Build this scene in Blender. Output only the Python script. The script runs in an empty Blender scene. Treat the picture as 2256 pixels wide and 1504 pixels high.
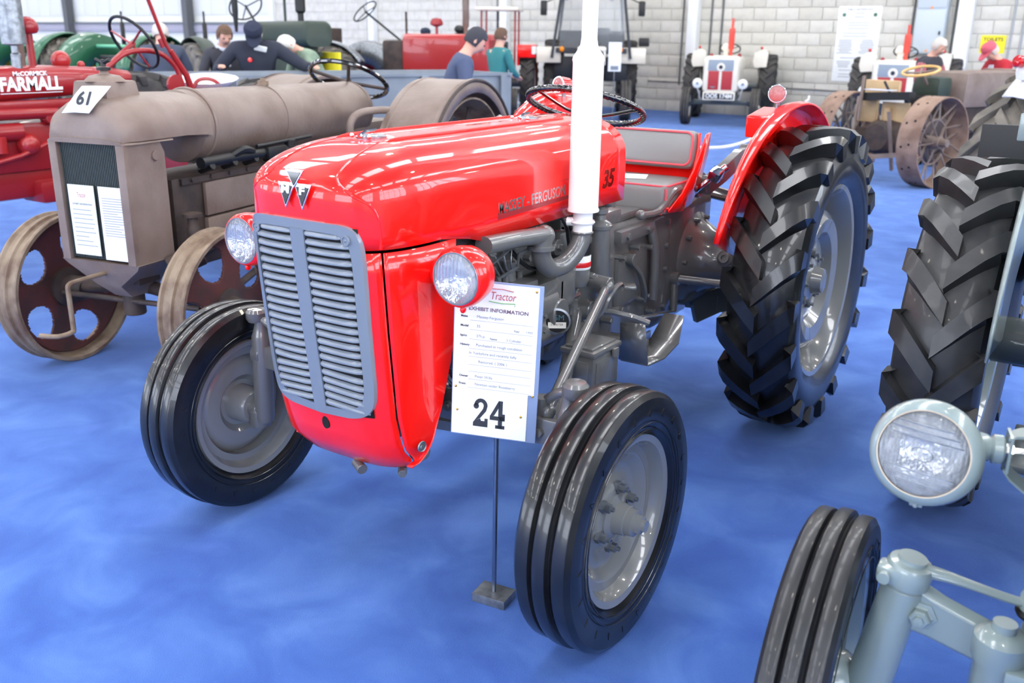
import bpy, bmesh, math, random
from mathutils import Vector, Matrix
from math import sin, cos, pi, radians as rad
random.seed(7)
S = bpy.context.scene
C = S.collection
# ---------------------------------------------------------------- camera, world, lights, exposure
cd = bpy.data.cameras.new('camera'); cam = bpy.data.objects.new('camera', cd); C.objects.link(cam); S.camera = cam
YAW, PIT, ROL = 0.5691, 0.3158, 0.0132
cam.location = (1.6722, -1.9946, 1.559)
f_ = Vector((-sin(YAW)*cos(PIT), cos(YAW)*cos(PIT), -sin(PIT)))
r_ = Vector((cos(YAW), sin(YAW), 0)); u_ = r_.cross(f_)
rr = cos(ROL)*r_ + sin(ROL)*u_; uu = -sin(ROL)*r_ + cos(ROL)*u_
cam.matrix_world = Matrix((( rr.x, uu.x, -f_.x, 1.6722), (rr.y, uu.y, -f_.y, -1.9946), (rr.z, uu.z, -f_.z, 1.559), (0, 0, 0, 1)))
cd.sensor_width = 36; cd.lens = 2041.25/2256*36; cd.clip_end = 200; cd.clip_start = .05
cd.dof.use_dof = True; cd.dof.focus_distance = 2.75; cd.dof.aperture_fstop = 4.0
W = bpy.data.worlds.new('world'); S.world = W; W.use_nodes = True
W.node_tree.nodes['Background'].inputs[0].default_value = (.86, .93, 1, 1)
W.node_tree.nodes['Background'].inputs[1].default_value = .35
S.view_settings.view_transform = 'Standard'; S.view_settings.look = 'None'
S.view_settings.gamma = 1; S.view_settings.use_curve_mapping = False
S.view_settings.exposure = 0.06
PANEL_STRENGTH = 11.5; LAMP_STRENGTH = 60.0
S.cycles.max_bounces = 6; S.cycles.diffuse_bounces = 3; S.cycles.glossy_bounces = 3; S.cycles.sample_clamp_indirect = 6

# ---------------------------------------------------------------- helpers
def lin(c):
    return tuple(((v/255)/12.92 if v/255 <= .04045 else ((v/255+.055)/1.055)**2.4) for v in c[:3]) + (1,)
MATS = {}
def mat(name, col, rough=.5, metal=0, coat=0, col2=None, scale=6, bump=0, bscale=60, emit=0, alpha=1, spec=.5, detail=6, lo=.4, hi=.65):
    m = bpy.data.materials.new(name); m.use_nodes = True; nt = m.node_tree; b = nt.nodes['Principled BSDF']
    b.inputs['Base Color'].default_value = lin(col); b.inputs['Roughness'].default_value = rough
    b.inputs['Metallic'].default_value = metal; b.inputs['Coat Weight'].default_value = coat
    b.inputs['Coat Roughness'].default_value = .04; b.inputs['Specular IOR Level'].default_value = spec
    b.inputs['Alpha'].default_value = alpha
    tc = None
    if col2 or bump:
        tc = nt.nodes.new('ShaderNodeTexCoord')
    if col2:
        n = nt.nodes.new('ShaderNodeTexNoise'); n.inputs['Scale'].default_value = scale; n.inputs['Detail'].default_value = detail
        r = nt.nodes.new('ShaderNodeValToRGB'); r.color_ramp.elements[0].position = lo; r.color_ramp.elements[1].position = hi
        r.color_ramp.elements[0].color = lin(col); r.color_ramp.elements[1].color = lin(col2)
        nt.links.new(tc.outputs['Object'], n.inputs['Vector']); nt.links.new(n.outputs['Fac'], r.inputs[0]); nt.links.new(r.outputs[0], b.inputs['Base Color'])
    if bump:
        n = nt.nodes.new('ShaderNodeTexNoise'); n.inputs['Scale'].default_value = bscale; n.inputs['Detail'].default_value = 4
        k = nt.nodes.new('ShaderNodeBump'); k.inputs['Strength'].default_value = bump; k.inputs['Distance'].default_value = .01
        nt.links.new(tc.outputs['Object'], n.inputs['Vector']); nt.links.new(n.outputs['Fac'], k.inputs['Height']); nt.links.new(k.outputs[0], b.inputs['Normal'])
    if emit:
        b.inputs['Emission Color'].default_value = lin(col); b.inputs['Emission Strength'].default_value = emit
    MATS[name] = m; return m

def frame(o, d, up=(0, 0, 1)):
    """matrix with local Z along d at point o"""
    z = Vector(d).normalized(); up = Vector(up)
    if abs(z.dot(up)) > .98: up = Vector((0, 1, 0)) if abs(z.y) < .9 else Vector((1, 0, 0))
    x = up.cross(z).normalized(); y = z.cross(x)
    return Matrix(((x.x, y.x, z.x, o[0]), (x.y, y.y, z.y, o[1]), (x.z, y.z, z.z, o[2]), (0, 0, 0, 1)))
def spline(pts, n=6):
    P = [Vector(p) for p in pts]
    if len(P) < 3 or n < 2: return P
    out = []
    for i in range(len(P)-1):
        p0 = P[max(i-1, 0)]; p1 = P[i]; p2 = P[i+1]; p3 = P[min(i+2, len(P)-1)]
        for k in range(n):
            t = k/n; out.append(.5*((2*p1)+(p2-p0)*t+(2*p0-5*p1+4*p2-p3)*t*t+(3*p1-p0-3*p2+p3)*t**3))
    out.append(P[-1]); return out

class MB:
    def __init__(s): s.v = []; s.f = []
    def add(s, vs, fs, M=None):
        b = len(s.v)
        for p in vs: s.v.append(tuple(M @ Vector(p)) if M is not None else tuple(p))
        for f in fs: s.f.append(tuple(b+i for i in f))
        return s
    def box(s, c, d, rot=(0, 0, 0), bev=0, M=None, taper=None):
        x, y, z = d[0]/2, d[1]/2, d[2]/2; R = Matrix.Translation(c)
        if any(rot): R = R @ Matrix.Rotation(rot[2], 4, 'Z') @ Matrix.Rotation(rot[1], 4, 'Y') @ Matrix.Rotation(rot[0], 4, 'X')
        if M is not None: R = M @ R
        tx, ty = taper or (1, 1)
        if not bev:
            vs = [(-x, -y, -z), (x, -y, -z), (x, y, -z), (-x, y, -z), (-x*tx, -y*ty, z), (x*tx, -y*ty, z), (x*tx, y*ty, z), (-x*tx, y*ty, z)]
            return s.add(vs, [(3, 2, 1, 0), (4, 5, 6, 7), (0, 1, 5, 4), (1, 2, 6, 5), (2, 3, 7, 6), (3, 0, 4, 7)], R)
        bm = bmesh.new(); bmesh.ops.create_cube(bm, size=1)
        for v in bm.verts:
            k = v.co.z > 0
            v.co = Vector((v.co.x*2*x*(tx if k else 1), v.co.y*2*y*(ty if k else 1), v.co.z*2*z))
        bev = min(bev, .49*min(d))
        bmesh.ops.bevel(bm, geom=bm.edges[:], offset=bev, segments=2, affect='EDGES', profile=.6)
        bm.verts.index_update(); s.add([v.co.copy() for v in bm.verts], [[v.index for v in f.verts] for f in bm.faces], R); bm.free(); return s
    def lathe(s, prof, c=(0, 0, 0), d=(0, 0, 1), seg=24, a0=0, a1=2*pi, M=None, up=(0, 0, 1)):
        """prof: (radius, height along d)"""
        F = frame(c, d, up); F = M @ F if M is not None else F
        full = abs(a1-a0-2*pi) < 1e-6; n = seg if full else seg+1; vs = []; fs = []
        for i in range(n):
            a = a0+(a1-a0)*i/seg
            for r, h in prof: vs.append((r*cos(a), r*sin(a), h))
        m = len(prof)
        for i in range(seg):
            j = (i+1) % n
            for k in range(m-1):
                q = [i*m+k, j*m+k, j*m+k+1, i*m+k+1]
                if prof[k][0] < 1e-7: q = [q[0], q[2], q[3]]
                elif prof[k+1][0] < 1e-7: q = [q[0], q[1], q[2]]
                fs.append(q)
        return s.add(vs, fs, F)
    def cyl(s, a, b, r, r2=None, seg=16, M=None, bev=0):
        a = Vector(a); b = Vector(b); L = (b-a).length; r2 = r if r2 is None else r2
        e = bev or min(r, r2, L)*.08
        return s.lathe([(0, 0), (max(r-e, 1e-4), 0), (r, e), (r2, L-e), (max(r2-e, 1e-4), L), (0, L)], a, b-a, seg, M=M)
    def tube(s, pts, r, seg=10, sm=0, M=None, caps=True, flat=None):
        P = spline(pts, sm) if sm else [Vector(p) for p in pts]
        n = len(P); T = []
        for i in range(n):
            t = (P[min(i+1, n-1)]-P[max(i-1, 0)])
            T.append(t.normalized() if t.length > 1e-9 else Vector((0, 0, 1)))
        up = Vector((0, 0, 1)) if abs(T[0].z) < .9 else Vector((1, 0, 0))
        N = (up-T[0]*up.dot(T[0])).normalized(); vs = []; fs = []
        for i in range(n):
            N = (N-T[i]*N.dot(T[i])).normalized(); B = T[i].cross(N)
            rr_ = r(i/(n-1)) if callable(r) else (r[0]+(r[1]-r[0])*i/(n-1) if isinstance(r, (tuple, list)) else r)
            fl = flat or 1
            for k in range(seg):
                a = 2*pi*k/seg; vs.append(P[i]+N*(cos(a)*rr_*fl)+B*(sin(a)*rr_))
        for i in range(n-1):
            for k in range(seg):
                j = (k+1) % seg; fs.append((i*seg+k, i*seg+j, (i+1)*seg+j, (i+1)*seg+k))
        if caps:
            fs.append(tuple(range(seg-1, -1, -1))); fs.append(tuple((n-1)*seg+k for k in range(seg)))
        return s.add(vs, fs, M)
    def ring(s, c, d, R, r, seg=40, seg2=8, M=None, a0=0, a1=2*pi, sx=1):
        F = frame(c, d); F = M @ F if M is not None else F
        full = abs(a1-a0-2*pi) < 1e-6; n = seg if full else seg+1; vs = []; fs = []
        for i in range(n):
            a = a0+(a1-a0)*i/seg
            for k in range(seg2):
                b = 2*pi*k/seg2; q = R+r*cos(b); vs.append((q*cos(a)*sx, q*sin(a), r*sin(b)))
        for i in range(seg):
            j = (i+1) % n
            for k in range(seg2): l = (k+1) % seg2; fs.append((i*seg2+k, j*seg2+k, j*seg2+l, i*seg2+l))
        return s.add(vs, fs, F)
    def prism(s, poly, t, F=None, M=None):
        """2-D outline in local XY of frame F, thickness t along local Z"""
        n = len(poly); vs = [(p[0], p[1], 0) for p in poly]+[(p[0], p[1], t) for p in poly]
        fs = [tuple(range(n-1, -1, -1)), tuple(range(n, 2*n))]+[(i, (i+1) % n, n+(i+1) % n, n+i) for i in range(n)]
        F = F if F is not None else Matrix.Identity(4)
        return s.add(vs, fs, M @ F if M is not None else F)
    def loft(s, rings, closed=True, cap0=False, cap1=False, M=None):
        m = len(rings[0]); vs = [p for r in rings for p in r]; fs = []
        for i in range(len(rings)-1):
            for k in range(m if closed else m-1):
                j = (k+1) % m; fs.append((i*m+k, i*m+j, (i+1)*m+j, (i+1)*m+k))
        if cap0: fs.append(tuple(range(m-1, -1, -1)))
        if cap1: fs.append(tuple((len(rings)-1)*m+k for k in range(m)))
        return s.add(vs, fs, M)
    def ball(s, c, r, seg=16, rings=10, M=None):
        r = (r, r, r) if not isinstance(r, (tuple, list)) else r
        pr = [(sin(pi*i/rings), -cos(pi*i/rings)) for i in range(rings+1)]; vs = []
        F = Matrix.Translation(c) @ Matrix.Diagonal((*r, 1)); F = M @ F if M is not None else F
        pr[0] = (0, -1); pr[-1] = (0, 1)
        return s.lathe(pr, (0, 0, 0), (0, 0, 1), seg, M=F)

def obj(name, mb, m, parent=None, loc=(0, 0, 0), rot=(0, 0, 0), ang=38, label=None, sub=0, solid=0, bevel=0):
    me = bpy.data.meshes.new(name); me.from_pydata(mb.v, [], mb.f)
    bm = bmesh.new(); bm.from_mesh(me); bmesh.ops.recalc_face_normals(bm, faces=bm.faces[:]); bm.to_mesh(me); bm.free()
    me.materials.append(MATS[m] if isinstance(m, str) else m)
    for p in me.polygons: p.use_smooth = True
    if ang < 180: me.set_sharp_from_angle(angle=rad(ang))
    o = bpy.data.objects.new(name, me); C.objects.link(o); o.parent = parent; o.location = loc; o.rotation_euler = rot
    if label: o['label'] = label
    if solid: k = o.modifiers.new('s', 'SOLIDIFY'); k.thickness = solid; k.offset = 0
    if bevel: k = o.modifiers.new('b', 'BEVEL'); k.width = bevel; k.segments = 2; k.limit_method = 'ANGLE'; k.angle_limit = rad(40)
    if sub: k = o.modifiers.new('u', 'SUBSURF'); k.levels = sub; k.render_levels = sub
    return o
def dupo(o, parent, loc=None, rot=None):
    c = o.copy(); C.objects.link(c); c.parent = parent
    if loc is not None: c.location = loc
    if rot is not None: c.rotation_euler = rot
    return c
def tree(o, parent, loc=None, rot=None):
    c = dupo(o, parent, loc, rot)
    for k in list(o.children): tree(k, c)
    return c
def thing(name, label, cat, loc=(0, 0, 0), rz=0, group=None):
    o = bpy.data.objects.new(name, None); C.objects.link(o); o.location = loc; o.rotation_euler = (0, 0, rz)
    o.empty_display_size = .2; o['label'] = label; o['category'] = cat
    if group: o['group'] = group
    return o
def tag(o, label, cat, group=None):
    o['label'] = label; o['category'] = cat
    if group: o['group'] = group
    return o
def struct(o): o['kind'] = 'structure'; return o
def text(name, s, size, m, F, parent=None, ext=.001, off=0, shear=0, space=1, width=None, alignx='CENTER', ysc=1):
    cu = bpy.data.curves.new(name, 'FONT'); cu.body = s; cu.size = size; cu.extrude = ext; cu.offset = off; cu.shear = shear
    cu.align_x = alignx; cu.align_y = 'CENTER'; cu.space_character = space; cu.resolution_u = 3
    t = bpy.data.objects.new('tmp', cu); C.objects.link(t)
    me = bpy.data.meshes.new_from_object(t); bpy.data.objects.remove(t); me.name = name
    xs = [v.co.x for v in me.vertices]; k = width/(max(xs)-min(xs)) if width and xs else 1
    me.transform(F @ Matrix.Diagonal((k, ysc, 1, 1)))
    me.materials.clear(); me.materials.append(MATS[m])
    o = bpy.data.objects.new(name, me); C.objects.link(o); o.parent = parent; return o
def basis(o, x, y):
    """matrix whose local X is x, local Y is y, Z the cross product"""
    x = Vector(x).normalized(); y = Vector(y); z = x.cross(y).normalized(); y = z.cross(x)
    return Matrix(((x.x, y.x, z.x, o[0]), (x.y, y.y, z.y, o[1]), (x.z, y.z, z.z, o[2]), (0, 0, 0, 1)))

# ---------------------------------------------------------------- materials
mat('red_paint', (250, 20, 12), .3, 0, .9, spec=.25)
mat('red_dull', (150, 22, 30), .4, 0, .3)
mat('red_old', (165, 32, 34), .35, 0, .4)
mat('engine_grey', (96, 96, 95), .3, 0, .8, bump=.16, bscale=30); mat('shade_grey', (58, 58, 58), .45, 0, .3)  # second grey: engine grey darkened as shade beneath the bonnet
mat('rim_grey', (128, 130, 130), .25, 0, .9)
mat('te_grey', (136, 151, 150), .3, 0, .8)
mat('te_dark', (70, 78, 80), .4, 0, .4)
mat('grille_grey', (118, 126, 136), .32, 0, .5)
mat('chrome', (225, 225, 228), .08, 1)
mat('steel', (150, 156, 165), .28, 1)
mat('galv', (150, 155, 160), .4, .8, col2=(120, 124, 128), scale=30)
mat('brass', (190, 150, 70), .3, .9); mat('tarnished', (176, 162, 144), .35, .8)
mat('tyre_new', (17, 18, 20), .3, 0, .35, col2=(30, 31, 34), scale=9)
mat('tyre_satin', (26, 27, 30), .42, 0, .15, col2=(38, 38, 42), scale=12)
mat('tyre_tread', (40, 41, 43), .42, 0, .1, col2=(54, 54, 55), scale=14)
mat('tyre_dusty', (96, 92, 86), .85, col2=(128, 121, 110), scale=7)
mat('tyre_far', (52, 52, 54), .7, col2=(78, 74, 70), scale=7)
mat('black', (14, 14, 15), .45)
mat('black_gloss', (10, 10, 12), .12, 0, 1)
mat('dark_void', (8, 8, 9), .9)
mat('white_gloss', (240, 240, 238), .22, 0, .8)
mat('cream', (228, 222, 208), .35, 0, .5)
mat('paper', (236, 238, 238), .8)
mat('paper_green', (222, 228, 222), .8)
mat('board_blue', (132, 150, 184), .5)
mat('ink', (48, 52, 60), .8); mat('ink_soft', (130, 136, 146), .9); mat('ink_red', (196, 96, 88), .8); mat('ink_green', (120, 176, 96), .8); mat('ink_plum', (120, 92, 104), .8)
mat('vinyl', (132, 134, 132), .38, bump=.15, bscale=18); mat('piping', (222, 84, 96), .4)
mat('rust', (132, 116, 107), .45, col2=(110, 92, 82), scale=5, bump=.2, bscale=50, lo=.35, hi=.7)
mat('rust_dark', (70, 56, 50), .65, col2=(48, 40, 38), scale=8, bump=.2, bscale=40)
mat('rust_rim', (142, 124, 104), .5, col2=(102, 80, 64), scale=10, bump=.2, bscale=40)
mat('rust_red', (96, 48, 42), .65, col2=(66, 44, 40), scale=7)
mat('rust_pale', (150, 124, 108), .7, col2=(118, 92, 78), scale=6, bump=.2, bscale=30)
mat('radiator', (58, 66, 66), .5)
mat('lens', (235, 240, 245), .06, .0, 1); mat('reflector', (235, 238, 242), .16, 1)
mat('red_lens', (200, 8, 22), .12, 0, 1); mat('amber', (240, 140, 20), .3)
mat('db_grey', (140, 152, 164), .5); mat('db_red', (168, 40, 48), .5); mat('orange_red', (236, 84, 44), .4, 0, .4); mat('exhaust_red', (226, 80, 66), .4)
mat('cab_glass', (150, 156, 160), .06, 0, 1, alpha=.22)
mat('cab_dark', (40, 44, 52), .4)
mat('yellow', (240, 222, 40), .6); mat('wheel_yellow', (214, 168, 30), .5); mat('green', (28, 92, 62), .4, 0, .4); mat('dark_green', (42, 56, 46), .5); mat('pale_green', (110, 190, 150), .5)
mat('trailer', (128, 136, 146), .6, col2=(116, 124, 134), scale=3)
mat('lamp_white', (236, 238, 236), .25, 0, 1); mat('wood', (196, 168, 128), .6, col2=(178, 148, 108), scale=4); mat('hoop_wood', (214, 170, 100), .4, 0, .3)
mat('denim', (74, 84, 112), .9)
mat('skin', (214, 164, 144), .6); mat('hair_brown', (96, 72, 56), .8); mat('hair_grey', (196, 188, 180), .9); mat('hair_white', (226, 222, 214), .9)
mat('navy', (44, 48, 62), .9); mat('jacket_grey', (58, 58, 66), .9); mat('cap_navy', (40, 46, 66), .9); mat('sage', (140, 158, 138), .9, col2=(120, 140, 122), scale=9)
mat('teal', (52, 120, 122), .9); mat('shirt', (196, 200, 212), .9); mat('blue_jacket', (66, 74, 92), .9); mat('plaid', (160, 92, 100), .9); mat('cap_pink', (206, 92, 108), .8); mat('jacket_red', (172, 36, 48), .9); mat('trouser', (60, 62, 70), .9)
mat('post_white', (236, 238, 238), .5); mat('cabinet', (190, 200, 208), .5); mat('conduit', (96, 98, 100), .6); mat('conduit_pale', (160, 164, 168), .6)
mat('clad', (226, 227, 222), .7); mat('rail_grey', (120, 126, 130), .6); mat('rail_lilac', (168, 166, 180), .6)
mat('mortar', (206, 203, 194), .95)
mat('block_a', (208, 205, 196), .95, col2=(197, 194, 184), scale=5); mat('block_b', (212, 209, 201), .95, col2=(202, 199, 190), scale=5); mat('block_c', (203, 200, 190), .95, col2=(194, 191, 181), scale=5)
mat('rope', (222, 222, 224), .8); mat('roof', (118, 122, 126), .8); mat('truss', (120, 124, 128), .6)
mat('oil_white', (232, 232, 228), .3); mat('oil_red', (200, 30, 34), .3)
mat('badge_blue', (70, 110, 120), .3)
# blue carpet: pile, wear smudges, specks
m = mat('carpet', (52, 86, 190), .95, spec=.15); nt = m.node_tree; b = nt.nodes['Principled BSDF']
b.inputs['Sheen Weight'].default_value = .5; b.inputs['Sheen Roughness'].default_value = .45; b.inputs['Sheen Tint'].default_value = lin((170, 200, 252))
tc = nt.nodes.new('ShaderNodeTexCoord')
def noise(sc, det, dis=0):
    n = nt.nodes.new('ShaderNodeTexNoise'); n.inputs['Scale'].default_value = sc; n.inputs['Detail'].default_value = det; n.inputs['Distortion'].default_value = dis
    nt.links.new(tc.outputs['Object'], n.inputs['Vector']); return n
def ramp(n, stops):
    r = nt.nodes.new('ShaderNodeValToRGB'); e = r.color_ramp.elements
    while len(e) < len(stops): e.new(.5)
    for q, (p, c_) in zip(e, stops): q.position = p; q.color = lin(c_) if len(c_) == 3 else c_
    nt.links.new(n.outputs['Fac'], r.inputs[0]); return r
def mix(fac, a, b_, mode='MIX'):
    k = nt.nodes.new('ShaderNodeMix'); k.data_type = 'RGBA'; k.blend_type = mode
    if isinstance(fac, (int, float)): k.inputs[0].default_value = fac
    else: nt.links.new(fac, k.inputs[0])
    nt.links.new(a, k.inputs[6]); nt.links.new(b_, k.inputs[7]); return k.outputs[2]
base = ramp(noise(3.4, 9, .6), [(.32, (54, 88, 166)), (.5, (67, 104, 180)), (.68, (86, 124, 196))])
fine = ramp(noise(420, 2), [(.3, (200, 200, 200)), (.7, (255, 255, 255))])
o1 = mix(.55, base.outputs[0], fine.outputs[0], 'MULTIPLY')
sm = ramp(noise(3.2, 7, .5), [(.58, (0, 0, 0, 1)), (.72, (.22, .22, .22, 1))])
cc = nt.nodes.new('ShaderNodeRGB'); cc.outputs[0].default_value = lin((96, 124, 206))
o2 = mix(sm.outputs[0], o1, cc.outputs[0])
sp = ramp(noise(38, 3), [(.735, (0, 0, 0, 1)), (.76, (.5, .5, .5, 1))])
c2 = nt.nodes.new('ShaderNodeRGB'); c2.outputs[0].default_value = lin((112, 116, 150))
nt.links.new(mix(sp.outputs[0], o2, c2.outputs[0]), b.inputs['Base Color'])
bp_ = nt.nodes.new('ShaderNodeBump'); bp_.inputs['Strength'].default_value = .4; bp_.inputs['Distance'].default_value = .004
nt.links.new(noise(260, 3).outputs['Fac'], bp_.inputs['Height']); nt.links.new(bp_.outputs[0], b.inputs['Normal'])
# headlamp glass: clear, fluted, over a bright reflector
def fluted(name, sc=90, axis='X', tint=(235, 240, 242), alpha=.30):
    m = mat(name, tint, .05, 0, 1, alpha=alpha); nt = m.node_tree; b = nt.nodes['Principled BSDF']
    t = nt.nodes.new('ShaderNodeTexCoord'); w = nt.nodes.new('ShaderNodeTexWave'); w.inputs['Scale'].default_value = sc; w.inputs['Distortion'].default_value = .6
    w.bands_direction = axis
    k = nt.nodes.new('ShaderNodeBump'); k.inputs['Strength'].default_value = .6; k.inputs['Distance'].default_value = .004
    nt.links.new(t.outputs['Object'], w.inputs['Vector']); nt.links.new(w.outputs['Fac'], k.inputs['Height']); nt.links.new(k.outputs[0], b.inputs['Normal'])
    return m
fluted('headlamp_glass', 30); fluted('lamp_glass', 60, tint=(235, 205, 205)); fluted('te_lamp_glass', 45, alpha=.22)
mat('pane_glass', (200, 210, 215), .05, 0, 1, alpha=.25)
mat('letter_metal', (190, 190, 192), .22, .9)
mat('reflector', (176, 180, 186), .14, 1, bump=1, bscale=24)
# ---------------------------------------------------------------- the hall
RA = -.087; RO = Vector((-6, 18.6, 0))
RM = Matrix.Translation(RO) @ Matrix.Rotation(RA, 4, 'Z')      # room frame: X along the back wall, -Y into the hall
def rp(x, y, z=0): return tuple(RM @ Vector((x, y, z)))
U0, U1, DEP, HT = -52, 16, 34, 7.2
fl = struct(obj('floor', MB().box((0, 0, -.03), (U1-U0+.4, DEP+.4, .06)), 'carpet', None, RM @ Vector(((U0+U1)/2, -DEP/2, 0)), (0, 0, RA)))
CORNER = -15.4
# concrete block wall, courses of blocks proud of the mortar
wb = struct(obj('wall_back', MB().box((0, .16, HT/2), (U1-CORNER, .3, HT), M=Matrix.Translation(((U1+CORNER)/2, 0, 0))), 'mortar', None, RO, (0, 0, RA)))
BL, BH = .50, .25
bms = []
for k, mm in enumerate(('block_a', 'block_b', 'block_c')):
    q = MB().box((0, 0, 0), (BL-.012, .02, BH-.012), bev=.003); bms.append(obj('block', q, mm, wb).data)
    bpy.data.objects.remove(bpy.data.objects[-1] if False else C.objects[-1])
rest = MB(); cnt = 0; cells = []
for j in range(int(HT/BH)):
    for i in range(int((U1-CORNER)/BL)):
        x = CORNER+BL/2+i*BL+(BL/2 if j % 2 else 0); z = BH/2+j*BH
        if x > U1-.3: continue
        cells.append((x, z))
def near(c): return (c[1] > 2.6 or c[0] > 7.4, -c[0])
cells.sort(key=near)
random.seed(3)
for x, z in cells:
    dy = -.004-random.random()*.003
    if cnt < 298:
        o = bpy.data.objects.new('block', random.choice(bms)); C.objects.link(o); o.parent = wb; o.location = (x, dy, z); cnt += 1
    else: rest.box((x, dy, z), (BL-.012, .02, BH-.012))
o = obj('blockwork', rest, 'block_b', wb); o['kind'] = 'stuff'
# white clad wall beyond the corner, with rails and posts
wl = struct(obj('wall_left', MB().box(((U0+CORNER)/2, .3, HT/2), (CORNER-U0, .3, HT)), 'clad', None, RO, (0, 0, RA)))
q = MB()
for i in range(int((CORNER-U0)/.9)): q.box((CORNER-.45-i*.9, .14, 4.7), (.86, .02, 5.0), bev=.006)
obj('cladding_panels', q, 'clad', wl)['kind'] = 'stuff'
obj('corner_post', MB().box((CORNER-.08, .02, HT/2), (.2, .3, HT), bev=.01), 'clad', wl)
struct(obj('trim_1', MB().box(((U0+CORNER)/2, .09, 1.93), (CORNER-U0, .12, .07), bev=.01), 'rail_grey', wl))
struct(obj('trim_2', MB().box(((U0+CORNER)/2, .11, 1.76), (CORNER-U0, .08, .26), bev=.01), 'rail_lilac', wl))
for x in (-20.0, -28.0):
    obj('steel_column', MB().box((x, -.05, HT/2), (.16, .3, HT), bev=.01).box((x, -.2, HT/2), (.3, .03, HT)), 'conduit', wl)
wr = struct(obj('wall_right', MB().box((U1+.15, -DEP/2, HT/2), (.3, DEP, HT)), 'clad', None, RO, (0, 0, RA)))
wf = struct(obj('wall_front', MB().box(((U0+U1)/2, -DEP-.15, HT/2), (U1-U0, .3, HT)), 'clad', None, RO, (0, 0, RA)))
w2 = struct(obj('wall_end', MB().box((U0-.15, -DEP/2, HT/2), (.3, DEP, HT)), 'clad', None, RO, (0, 0, RA)))
ce = struct(obj('ceiling', MB().box(((U0+U1)/2, -DEP/2, HT+.1), (U1-U0, DEP, .2)), 'roof', None, RO, (0, 0, RA)))
mat('rooflight', (255, 255, 255), .5, emit=PANEL_STRENGTH); mat('window_light', (235, 243, 255), .5, emit=7.5); mat('bay_lamp', (255, 246, 228), .5, emit=LAMP_STRENGTH)  # bluish-white glow is for unseen wall panels added as fill
pane = MB().box((0, 0, 0), (1.1, 2.2, .04)); lampm = MB().lathe([(0, 0), (.16, 0), (.2, .05), (.06, .3), (0, .3)], seg=16)
for k, x in enumerate((-34, -20, -6, 7)):   # unseen framed glowing panels, added to the front wall as fill light
    w_ = struct(obj('window_%d' % (k+1), MB().box((x, -DEP+.04, 3.3), (8.6, .06, 4.2)), 'window_light', wf))
    fr = MB()
    for i in range(7): fr.box((x-4.3+i*8.6/6, -DEP+.1, 3.3), (.09, .1, 4.3))
    for z in (1.2, 3.3, 5.4): fr.box((x, -DEP+.1, z), (8.7, .1, .09))
    obj('window_frame', fr, 'truss', w_)
for k, y in enumerate((-26, -17, -8)):  # more glowing panels added out of view, side light from the right wall
    w_ = struct(obj('window_%d' % (k+5), MB().box((U1-.04, y, 3.6), (.06, 6.6, 3.6)), 'window_light', wr))
    fr = MB()
    for i in range(6): fr.box((U1-.1, y-3.3+i*6.6/5, 3.6), (.1, .09, 3.7))
    for z in (1.8, 3.6, 5.4): fr.box((U1-.1, y, z), (.1, 6.7, .09))
    obj('window_frame', fr, 'truss', w_)
p0 = None; l0 = None
for i in range(-16, 5):
    for j in range(1, 12):
        if (i % 2): continue
        x = i*3.0+1; y = -j*2.85
        if p0 is None: p0 = obj('rooflight_pane', pane, 'rooflight', ce, (x, y, HT-.03))
        else: dupo(p0, ce, (x, y, HT-.03))
for i in range(-8, 3):
    for j in range(0, 6):
        x = i*6.0+4; y = -2.5-j*5.6
        if l0 is None: l0 = obj('bay_lamp', lampm, 'bay_lamp', ce, (x, y, HT-.9))
        else: dupo(l0, ce, (x, y, HT-.9))
for i in range(-8, 3):
    obj('roof_beam', MB().box((i*6.0+1.0+1.5, -DEP/2, HT-.35), (.16, DEP, .5)), 'truss', ce)
# white columns standing against the block wall
for k, (x, w) in enumerate(((-10.95, .22), (-6.12, .22), (-.76, .24), (4.87, .26))):
    o = struct(obj('trim_%d' % (k+3), MB().box((0, -.12, HT/2), (w, .2, HT), bev=.012), 'post_white', None, rp(x, 0), (0, 0, RA)))
# ---------------------------------------------------------------- wheels (local axis X, outer face +X, centre at origin)
def ribbed_tyre(R, w, rim, ribs=3, big=False):
    h = w/2; p = [(rim-.004, -h*.52), (rim+.012, -h*.62), (rim+.03, -h*.86), ((R+rim)/2+.0, -h), (R-.052, -h*1.0), (R-.024, -h*.955)]
    # rib profile
    g = .013; e = h*.92; n = ribs; pitch = 2*e/n
    for i in range(n):
        c = -e+pitch*(i+.5); cr = R-.004-.012*(abs(c)/e)**2; a = pitch*.335
        sg = R-.018-.012*(abs(c-pitch*.5)/e)**2
        if i: p += [(cr-g, c-a-.004)]
        p += [(cr-.0015, c-a), (cr, c-a+.004), (cr, c+a-.004), (cr-.0015, c+a)]
        if i < n-1: p += [(cr-g, c+a+.004), (cr-g+.003, c+pitch*.5)]
    p += [(R-.024, h*.955), (R-.052, h*1.0), ((R+rim)/2, h), (rim+.03, h*.86), (rim+.012, h*.62), (rim-.004, h*.52)]
    return MB().lathe(p, (0, 0, 0), (1, 0, 0), 72)
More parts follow.
